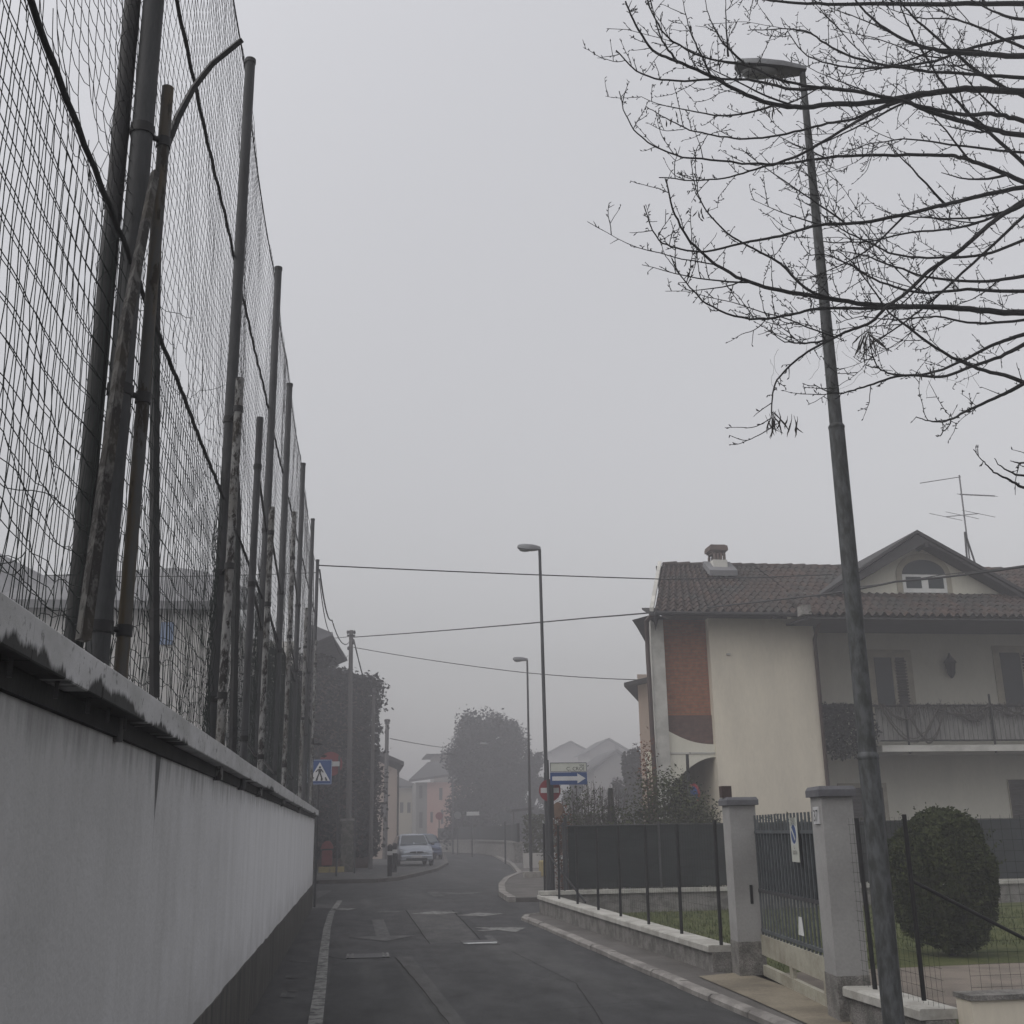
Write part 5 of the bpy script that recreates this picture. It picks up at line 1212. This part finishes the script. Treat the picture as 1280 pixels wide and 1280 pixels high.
# dark thicket behind the nets, before the wall end
t = thing('dark_hedge', 'dark tall hedge standing behind the net poles', 'hedge', (-3.2, 33, 0)); mb = MB()
for i in range(9000):
    y = random.uniform(27.5, 42); x = -2.1 - (y - 27.5) * .02 + random.gauss(0, .35); leaf(mb, V((x, y, random.random() ** .8 * (6.1 + .5 * noise.noise(V((y * .6, 1, 1)))))), random.uniform(.12, .26))
mb.build('foliage', M['ivy'], t)
mb = MB(); mb.bx(-2.6, -2.25, 27.6, 42, 0, 5.2); mb.build('trellis', M['dark'], t)

# pinkish mid house, left of the road
Y = 74; a, b = AY(462, 1000, Y), AY(496, 1000, Y)
t = thing('house', 'narrow pinkish grey house with a single sloping eave at the bend', 'house', ((a.x + b.x) / 2, Y, 0)); zl_ = AY(470, 945, Y).z; zr_ = AY(496, 962, Y).z
MB().prism([(a.x - 4, Y, 0), (b.x, Y, 0), (b.x, Y, zr_), (a.x - 4, Y, zl_ + 1.6)], (0, 14, 0)).build('wall', M['pinkish'], t)
e = AY(505, 957, Y - .6); MB().prism([e, e + V((0, 0, .25)), V((a.x - 4, Y - .6, zl_ + 2.2)), V((a.x - 4, Y - .6, zl_ + 1.95))], (0, 15, 0)).build('roof', M['darkroof'], t)
mb = MB(); mb.tube([(b.x + .07, Y - .1, .1), (b.x + .07, Y - .1, zr_ - .2), (e.x - .1, Y - .2, e.z - .05)], .07, 6); mb.build('downpipe', M['darkwood'], t)
p0, p1 = AY(476, 1005, Y), AY(482, 1022, Y); MB().bx(p0.x, p1.x, Y - .05, Y - .004, p1.z, p0.z).build('window', M['darkwood'], t)
t = thing('far_house', 'pale yellowish house row fading beyond the car', 'house', (AY(506, 1020, 130).x, 130, 0)); a, b = AY(490, 985, 130), AY(517, 992, 130)
MB().bx(a.x - 4, b.x, 130, 150, 0, a.z).build('wall', M['yellowren'], t); MB().prism([(a.x - 5, 129.5, a.z), (b.x + .6, 129.5, a.z), (b.x - 3, 140, a.z + 2.2), (a.x - 5, 140, a.z + 2.2)], (0, 0, .2)).build('roof', M['darkroof'], t)
for px in (500, 509):
    p0, p1 = AY(px, 1003, 130), AY(px + 4, 1016, 130); MB().bx(p0.x, p1.x, 129.94, 129.996, p1.z, p0.z).build('window', M['darkwood'], t)
# pink house with quoins and tower
Y = 122; a, b = AY(520, 978, Y), AY(566, 978, Y); t = thing('house', 'salmon pink house with pale corner and dark windows at the road end', 'house', ((a.x + b.x) / 2, Y, 0)); ze = a.z
pm = mat('salmon_render', (.46, .27, .22), (.40, .24, .20), scale=.5); xq = AY(534, 978, Y).x
MB().bx(xq, b.x + 2, Y, Y + 12, 0, ze).build('wall', pm, t); MB().bx(a.x, xq - .005, Y, Y + 12, 0, ze).build('pale_wall', M['distant'], t)
MB().prism([(a.x - .8, Y - .8, ze), (b.x + 2.5, Y - .8, ze + .9), (b.x + 2.5, Y + 6, ze + 2.6), (a.x + 1.6, Y + 6, ze + 2.2)], (0, 0, .25)).build('roof', M['darkroof'], t)
for (x0, x1, y0, y1) in ((524, 528, 982, 998), (549, 553, 985, 1000), (524, 528, 1015, 1035), (538, 541, 1015, 1028), (551, 554, 1012, 1030)):
    p0, p1 = AY(x0, y0, Y), AY(x1, y1, Y); MB().bx(p0.x, p1.x, Y - .08, Y - .004, p1.z, p0.z).build('window', M['darkwood'], t)
a, b = AY(543, 950, 132), AY(568, 950, 132); tz = AY(545, 944, 132).z; mb = MB().bx(a.x, b.x, 132, 139, 0, tz); mb.build('tower', M['distant'], t)
MB().prism([(a.x - 1, 131, tz), (b.x + 1, 131, tz), (b.x + 1, 140, tz), (a.x - 1, 140, tz)], (0, 0, .1)).build('tower_roof', M['darkroof'], t)

# ------------------------------------------------------------------ big evergreens in the fog
def fir(px0, px1, pyt, Y, n, label, lobes, size=.5, group=None):
    a, b = AY(px0, 1040, Y), AY(px1, 1040, Y); zt_ = AY((px0 + px1) / 2, pyt, Y).z; cx = (a.x + b.x) / 2; W = (b.x - a.x) / 2
    t = thing('evergreen_tree', label, 'tree', (cx, Y, 0), group); mb = MB(); mbt = MB(); mbt.tube([(cx, Y, 0), (cx, Y, zt_ * .8)], [.35, .1], 8)
    hole = random.uniform(0, 50)
    def prof(v): return .86 + .14 * math.sin(v * 9 + hole) if v < .55 else math.sqrt(max(0, 1 - ((v - .55) / .47) ** 2)) * (.86 + .14 * math.sin(v * 9 + hole))
    blobs = []
    for k in range(lobes):
        v = (k + random.random()) / lobes * .93; u = random.uniform(-1, 1); w_ = W * prof(v) * .82
        blobs.append((V((cx + u * w_, Y + random.uniform(-.8, .8) * w_, .6 + v * (zt_ - 1.2))), W * random.uniform(.16, .30)))
    for (c_, r_) in blobs:
        mbt.tube([(cx + (c_.x - cx) * .15, Y, max(.3, c_.z - 1.6)), tuple(c_)], [.07, .03], 5)
        for i in range(int(n / lobes)):
            d = V((random.gauss(0, 1), random.gauss(0, 1), random.gauss(0, 1))).normalized() * (random.random() ** .45); p_ = c_ + V((d.x * r_, d.y * r_, d.z * r_ * 1.35 + random.random() ** 4 * .5))
            if p_.z > .2: leaf(mb, p_, size * random.uniform(.5, 1.4))
    mb.build('crown', M['fir'], t); mbt.build('trunk', M['bark'], t); return t
fir(550, 668, 884, 96, 46000, 'broad dark evergreen with a ragged round top, dimmed by fog', 150, .30)
fir(640, 690, 930, 92, 12000, 'lower rounded evergreen right of the broad one', 40, .30)
fir(768, 825, 925, 62, 9000, 'hazy leafy tree against the left side of the beige house', 34, .26)
fir(700, 740, 950, 80, 5000, 'small hazy tree behind the arrow sign', 22, .26)
# far wall with green fence
t = thing('far_wall', 'pale low wall with dark green fence below the evergreens', 'wall', (10, 84, 0)); P = [AY(648, 1040, 58), AY(640, 1040, 70), AY(600, 1040, 86), AY(548, 1040, 100)]
mb1, mb2, mb3 = MB(), MB(), MB()
for a, b in zip(P, P[1:]):
    a = V((a.x, a.y, 0)); b = V((b.x, b.y, 0)); n = V((-(b - a).y, (b - a).x, 0)).normalized() * .2
    if n.y > 0: n = -n
    for m_, z0, z1, k in ((mb1, .1, .98, 1), (mb2, .985, 1.08, 1.4), (mb3, 1.09, 2.0, .3)): m_.prism([a - n * k + V((0, 0, z0)), a + n * k + V((0, 0, z0)), a + n * k + V((0, 0, z1)), a - n * k + V((0, 0, z1))], b - a)
mb1.build('base', M['rough'], t); mb2.build('coping', M['rough'], t); mb3.build('fence_sheet', M['screen'], t)
a = AY(656, 1040, 50); t = thing('hedge', 'tall green hedge and fence behind the second lamp', 'hedge', (a.x + 2, 50, 0)); mb = MB()
for i in range(5000): leaf(mb, V((a.x + random.random() * 4.0, 50 + random.gauss(0, .5), random.uniform(.2, 2.3))), random.uniform(.1, .22))
mb.build('leaves', M['shrub'], t); MB().bx(a.x - .2, a.x + 4, 49.1, 49.3, 0, .7).build('low_wall', M['hall'], t)
YS = 66; q0, q1 = AY(640, 1015, YS), AY(668, 1012, YS)
t = thing('shelter', 'small flat roofed shelter with a plate on its side near the hedge', 'shelter', (q0.x + .4, YS, 0)); MB().prism([(q0.x, YS, q0.z), (q1.x, YS, q1.z), (q1.x, YS + 2, q1.z), (q0.x, YS + 2, q0.z)], (0, 0, .14)).build('roof', M['darkroof'], t)
for x in (q0.x + .12, q1.x - .1): MB().tube([(x, YS + .2, 0), (x, YS + .2, q0.z)], .04, 6).build('post', M['steel'], t)
q = AY(631, 1022, 60); t = thing('notice_board', 'small grey board on a post before the evergreens', 'sign', (q.x, 60, 0)); MB().tube([(q.x, 60, 0), (q.x, 60, q.z)], .05, 6).build('pole', M['steel'], t); MB().bx(q.x - .28, q.x + .3, 59.93, 59.945, q.z - .2, q.z + .25).build('plate', M['signback'], t)

# ------------------------------------------------------------------ telegraph poles and cables
def tpole(Y, bpx, tpx, r, label):
    b, tp = AY(*bpx, Y), AY(*tpx, Y); t = thing('telegraph_pole', label, 'pole', (b.x, Y, 0), 'wooden poles along the left kerb')
    MB().tube([(b.x, Y, 0), (tp.x, Y, tp.z)], [r * 1.15, r * .85], 10).build('shaft', M['woodpole'], t)
    MB().box((tp.x, Y - .1, tp.z - .25), (.34, .08, .08)).build('crossarm', M['dark'], t)
    for dx, dz_ in ((-.14, -.1), (.14, -.1), (.10, -.55), (-.1, -.8)): MB().lathe((tp.x + dx, Y - .1 if dz_ > -.3 else Y - .05, tp.z + dz_), [(.03, -.08), (.055, -.04), (.055, .04), (.025, .08)], 8).build('insulator', M['dark'], t)
    return tp
T1 = tpole(49.5, (435, 1090), (439, 788), .11, 'tall wooden pole before the ivy house, cables meeting at its top')
T2 = tpole(52.5, (463, 1085), (467.5, 860), .085, 'second wooden pole beside the ivy edge')
T3 = tpole(72, (481, 1070), (484, 899), .14, 'thick short wooden pole before the pinkish house')
def cable(pts, r, sag, label, n=40, mm='wire'):
    P = []
    for a, b in zip(pts, pts[1:]):
        a, b = V(a), V(b); P += [a.lerp(b, k / n) - V((0, 0, sag * 4 * (k / n) * (1 - k / n))) for k in range(n)]
    P.append(V(pts[-1])); tag(MB().tube(P, r, 5).build('cable', M[mm], None, tuple(P[0])), label, 'cable')
PE = V((PX, PY[-1], 0))
cA0 = V((PX, PY[-1], AX(397, 708, PX).z))
cable([AY(60, 719, 29), cA0 + V((-.0, .2, -.12))], .010, .06, 'thin cable passing behind the nets to the last pole')
cable([cA0, AY(830, 724, 27.2), AY(1040, 718, 27.0)], .015, .02, 'upper street cable from the last net pole to the beige house')
cable([T1 + V((.1, 0, -.3)), AY(740, 772, 33), AY(1005, 746, 24), AY(1120, 727, 21), AY(1300, 705, 18)], .022, .03, 'heavy lower cable climbing to the right past the gable')
cable([AY(1070, 734, 26.5), AY(1180, 718, 23), AY(1300, 704, 20)], .012, .02, 'thin cable crossing the gable window')
cable([T1 + V((.12, 0, -.75)), AY(640, 839, 43), AY(806, 850, 36)], .016, .05, 'faint cable from the tall pole to the pinkish corner')
cable([V((PX + .05, PY[-1], AX(398, 722, PX).z)), AY(415, 775, 38), T1 + V((-.1, 0, -.55))], .020, .35, 'slack cable dropping from the last net pole to the tall pole')
cable([V((PX + .05, PY[-1], AX(398, 735, PX).z)), AY(415, 790, 38), T1 + V((-.1, 0, -1.1))], .012, .40, 'second thinner slack cable beside it')
cable([T1 + V((.12, 0, -.4)), AY(455, 850, 53)], .03, .06, 'cable running down behind the ivy roof')
cable([T2 + V((.1, 0, -.4)), AY(479, 916, 72)], .03, .5, 'slack cable between the second and third poles')
cable([T3 + V((.2, 0, -1.2)), AY(560, 935, 96)], .028, .05, 'far cable reaching to the broad evergreen')
cable([AY(440, 795, 49.5), AY(398, 797, 46)], .014, .05, 'short cable from the tall pole to the roof corner')

# ------------------------------------------------------------------ bare tree, top right
TR = V((12.4, 10.0, 0))
tree = thing('bare_tree', 'leafless tree whose dark branches reach in from the right', 'tree', tuple(TR))
mb = MB()
trunk = [V((12.4, 10.0, 0)), V((12.35, 9.95, 2)), V((12.25, 9.9, 4)), V((12.2, 9.9, 6.2)), V((12.1, 9.9, 8.4)), V((12.1, 10.0, 10.6)), V((12.15, 10.1, 12.8))]
MB().tube(trunk, [.20, .17, .15, .13, .10, .07, .03], 12).build('trunk', M['bark'], tree)
BR = [ # thickness at frame edge (px), depth at edge, depth at tip, pixels from the frame edge to the tip
 (7, 8.4, 7.4, [(1280, 4), (1160, 5), (1098, 5), (1035, 5), (976, 2), (949, -2), (910, -12)]),
 (8, 8.2, 7.8, [(1280, 70), (1229, 67), (1183, 65), (1145, 55), (1107, 36), (1077, 10), (1060, -14)]),
 (9, 8.0, 6.6, [(1280, 114), (1217, 111), (1162, 116), (1099, 127), (1035, 131), (993, 134), (955, 127), (921, 112), (888, 95), (845, 76), (816, 63), (795, 32), (782, 2)]),
 (7, 8.4, 6.9, [(1280, 169), (1242, 162), (1204, 152), (1162, 139), (1132, 127), (1099, 120), (1044, 110), (993, 112), (943, 101), (900, 99), (845, 101), (803, 93), (770, 63)]),
 (6, 7.6, 6.5, [(1280, 152), (1246, 143), (1204, 143), (1162, 135), (1120, 124), (1078, 116), (1014, 108), (972, 99), (930, 80), (879, 72), (833, 44), (812, 8), (808, -6)]),
 (4.5, 8.1, 7.2, [(1162, 116), (1103, 133), (1069, 148), (1035, 154), (993, 165), (943, 173), (900, 171), (862, 162), (833, 148), (808, 133)]),
 (5, 7.9, 6.8, [(1217, 111), (1150, 120), (1103, 135), (1061, 158), (1010, 188), (976, 203), (951, 205), (888, 200), (845, 194), (803, 173), (782, 143), (774, 114)]),
 (6, 8.3, 7.2, [(1280, 228), (1238, 209), (1204, 198), (1183, 194), (1120, 194), (1044, 196), (993, 203), (959, 207), (921, 219), (879, 226), (824, 222)]),
 (6, 7.7, 6.7, [(1280, 234), (1225, 245), (1183, 255), (1132, 268), (1078, 278), (1027, 281), (976, 295), (938, 302), (883, 314), (845, 310), (820, 295), (805, 257)]),
 (6.5, 7.5, 7.0, [(1280, 255), (1251, 270), (1225, 291), (1196, 316), (1162, 338), (1132, 367), (1107, 384), (1090, 402), (1060, 414), (1040, 424), (1010, 439), (984, 461), (969, 480), (965, 510), (966, 535)]),
 (8, 7.8, 6.8, [(1280, 391), (1225, 387), (1162, 384), (1099, 382), (1035, 373), (976, 363), (930, 350), (888, 325), (858, 295), (841, 262), (833, 224)]),
 (4, 7.4, 6.8, [(1099, 382), (1018, 367), (976, 329), (943, 312), (909, 291), (879, 257), (867, 224), (864, 198)]),
 (4.5, 7.6, 6.7, [(1162, 384), (1090, 385), (1021, 386), (987, 394), (939, 399), (890, 384), (867, 364), (849, 341), (840, 323)]),
 (5, 8.2, 7.5, [(1280, 418), (1242, 431), (1205, 450), (1160, 467), (1115, 467), (1096, 457), (1087, 431)]),
 (5, 7.9, 7.1, [(1280, 431), (1250, 446), (1212, 459), (1175, 471), (1130, 469), (1092, 480), (1062, 489), (1040, 491), (1017, 480)]),
 (5, 7.4, 7.2, [(1280, 478), (1231, 463), (1197, 450), (1164, 431), (1130, 405), (1111, 390), (1090, 360), (1062, 325), (1045, 312)]),
 (5, 7.5, 7.0, [(1280, 480), (1250, 495), (1212, 512), (1186, 525), (1167, 527), (1145, 521)]),
 (3.5, 6.8, 6.4, [(1290, 612), (1262, 600), (1243, 590), (1230, 578), (1217, 562)]), (3, 6.9, 6.6, [(1290, 596), (1255, 586), (1243, 573)]), (3, 7, 6.8, [(1290, 577), (1263, 576)]),
 (3, 7.2, 6.9, [(1040, 424), (1006, 429), (976, 425), (961, 405)]),
 (6, 8.6, 7.6, [(1280, 120), (1230, 95), (1180, 55), (1140, 20), (1120, -10)]), (5, 8.0, 7.4, [(1280, 98), (1210, 92), (1150, 88), (1090, 78), (1040, 60), (1010, 40), (985, 36), (935, 38)]),
 (5, 8.5, 7.5, [(1280, 46), (1220, 58), (1170, 76), (1110, 84), (1060, 84), (1010, 70), (985, 40)]), (4.5, 8.8, 8.0, [(1280, 24), (1240, 14), (1200, -8)]), (5, 8.7, 8.0, [(1280, 205), (1230, 160), (1190, 120), (1150, 60), (1130, 20), (1120, -8)]),
 (4, 8.3, 7.6, [(1280, 300), (1230, 318), (1170, 322), (1120, 318), (1080, 300), (1050, 286), (1020, 262), (995, 248)]), (4.5, 8.4, 7.6, [(1280, 345), (1225, 352), (1160, 346), (1110, 330), (1075, 318), (1045, 312)]), (4.5, 8.1, 7.4, [(1280, 365), (1210, 362), (1150, 366), (1100, 352), (1060, 330), (1030, 318), (1005, 320)]),
 (4, 8.5, 7.7, [(1280, 250), (1240, 272), (1190, 286), (1130, 292), (1090, 302), (1040, 303), (1020, 300)]), (4, 8.2, 7.5, [(1280, 270), (1215, 330), (1160, 380), (1120, 410), (1090, 430), (1075, 452)]), (3.5, 7.9, 7.4, [(1280, 400), (1220, 404), (1170, 396), (1120, 400), (1080, 396), (1045, 404)]),
 (3.5, 8.2, 7.7, [(1280, 190), (1200, 182), (1140, 174), (1090, 180), (1050, 190)]), (3.5, 7.7, 7.2, [(1180, 255), (1140, 210), (1110, 178), (1160, 150), (1200, 134)][:3]), (4, 8.4, 7.8, [(1280, 60), (1230, 36), (1190, 24), (1150, 22), (1110, 10)]),
 (3.2, 7.6, 7.0, [(845, 76), (828, 50), (818, 20), (812, -8)]), (3.2, 7.3, 6.9, [(930, 80), (905, 55), (888, 25), (880, -6)]), (3, 7.4, 7.0, [(888, 95), (872, 60), (860, 30), (852, -8)]), (3, 7.6, 7.2, [(910, 70), (908, 30), (907, -6)]),
]
twig = MB(); buds = MB(); leafm = MB()
PXM = 1 / 1400.0
def twigs(pts, dist, lvl, dens_):
    """short side shoots with buds along a branch"""
    for a, b in zip(pts, pts[1:]):
        sg = (b - a); L_ = sg.length; n = L_ * dens_; n = int(n) + (random.random() < n - int(n))
        for _ in range(n):
            p = a.lerp(b, random.random()); d0 = sg.normalized(); side = V((random.gauss(0, 1), random.gauss(0, 1), random.gauss(.25, 1))); side = (side - d0 * side.dot(d0)).normalized()
            d = (d0 * random.uniform(.4, 1.1) + side).normalized(); ln_ = random.choice((.025, .03, .04, .05, .06, .08, .11, .16, .24, .34)) * (1 if lvl == 0 else .45); k = max(2, int(ln_ / .03)); q = [p]
            for i in range(k):
                d = (d + V((random.gauss(0, .10), random.gauss(0, .10), random.gauss(.05, .10)))).normalized(); q.append(q[-1] + d * ln_ / k)
            r0 = .0038 if lvl == 0 else .0029
            twig.tube(q, [r0 + (.0019 - r0) * i / k for i in range(k + 1)], 4, False)
            for i in range(1, k + 1):
                if random.random() < .55:
                    bd = (d + V((random.gauss(0, .8), random.gauss(0, .8), random.gauss(0, .8)))).normalized(); buds.tube([q[i], q[i] + bd * .010, q[i] + bd * .024], [.0026, .0046, .001], 4, False)
            if lvl == 0 and ln_ > .12: twigs(q, dist, 1, 9)
for (th, d0, d1, px) in BR:
    n = len(px); raw = []
    for i, (x, y) in enumerate(px):
        Y = d0 + (d1 - d0) * i / max(1, n - 1) + .12 * math.sin(i * 1.7 + th); raw.append(AY(x, y, Y))
    fromedge = px[0][0] >= 1280
    if fromedge:                      # carry the branch on to the trunk outside the frame
        dd = raw[0] - raw[1]; dd.y *= .3; dd = dd.normalized()
        z = min(max(raw[0].z - 1.3 + .15 * math.sin(th * 7 + raw[0].z * 5), 2.2), 10.5); A_ = V((12.2, 9.9, z)); e1 = raw[0] + dd * .7; D_ = A_ - e1
        raw = [A_, e1 + D_ * .62 + V((0, .1 * math.sin(z * 9), .30)), e1 + D_ * .28 + V((0, 0, .22)), e1] + raw
    P = []
    for i in range(len(raw) - 1):     # smooth spline through the survey points
        p0, p1, p2, p3 = raw[max(i - 1, 0)], raw[i], raw[i + 1], raw[min(i + 2, len(raw) - 1)]
        for k in range(5):
            u = k / 5; P.append(.5 * ((2 * p1) + (p2 - p0) * u + (2 * p0 - 5 * p1 + 4 * p2 - p3) * u * u + (3 * p1 - p0 - 3 * p2 + p3) * u ** 3) + V((random.gauss(0, .002), random.gauss(0, .004), random.gauss(0, .0022))))
    P.append(raw[-1]); r0 = th * .63 * d0 * PXM; N = len(P); i0 = 20 if fromedge else 0; R_ = []
    for i in range(N):
        if i < i0: R_.append(r0 * (1 + 1.2 * (i0 - i) / i0))
        else: R_.append(max(.0028, r0 * (1 - .82 * ((i - i0) / max(1, N - 1 - i0)) ** .8)))
    o = MB().tube(P, R_, 7, False)
    if fromedge and len(P) - i0 > 20 and px[0][1] < 400:
        for _ in range(3):
            k0 = random.randint(i0 + 2, int(i0 + (len(P) - i0) * .7)); d = (P[k0 + 1] - P[k0]).normalized(); sgn = random.choice((-1, 1)); d = (d + V((random.gauss(0, .1), random.gauss(0, .35), sgn * random.uniform(.35, .8)))).normalized()
            F = [P[k0]]; nn_ = random.randint(7, 15); rf = R_[k0] * random.uniform(.45, .65)
            for q in range(nn_): d = (d + V((-.03, random.gauss(0, .05), .035 + random.gauss(0, .07)))).normalized(); F.append(F[-1] + d * .085)
            o.tube(F, [max(.0022, rf * (1 - .75 * q / nn_)) for q in range(nn_ + 1)], 6, False); twigs(F[1:], d0, 0, 12)
    o.build('branch', M['bark'], tree)
    twigs(P[i0:], d0, 0, 13 if px[0][1] < 540 else 5)
tw = twig.build('twigs', M['bark'], tree); buds.build('buds', M['bark'], tw)
tag(tw, kind='stuff')
# hanging dry seed clusters
for (px, py, n, ln_) in ((1085, 412, 12, .26), (967, 515, 9, .20), (990, 520, 5, .16), (879, 262, 4, .07), (967, 95, 8, .10), (1162, 460, 4, .10), (965, 130, 5, .14), (880, 268, 3, .06), (838, 148, 5, .06)):
    c = AY(px, py, 7.1); lm = MB()
    for k in range(n):
        a = c + V((random.gauss(0, .03), random.gauss(0, .03), 0)); q = [a]; d = V((random.gauss(0, .3), 0, -1)).normalized()
        for i in range(6): d = (d + V((random.gauss(0, .25), random.gauss(0, .2), -.1))).normalized(); q.append(q[-1] + d * ln_ / 6 * random.uniform(.6, 1.2))
        lm.tube(q, [.0015, .002, .004, .006, .006, .004, .001], 4, False)
    lm.build('dry_cluster', M['deadleaf'], tree)
for k in range(26):                   # fine hanging tendrils
    c = AY(random.uniform(960, 1200), random.uniform(380, 470), 7.2); q = [c]; d = V((random.gauss(0, .5), 0, -1)).normalized()
    for i in range(9): d = (d + V((random.gauss(0, .3), random.gauss(0, .1), -.05))).normalized(); q.append(q[-1] + d * random.uniform(.02, .045))
    leafm.tube(q, .0011, 3, False)
leafm.build('tendrils', M['deadleaf'], tree)

for o in list(S.objects):
    if '_o' in o: del o['_o']
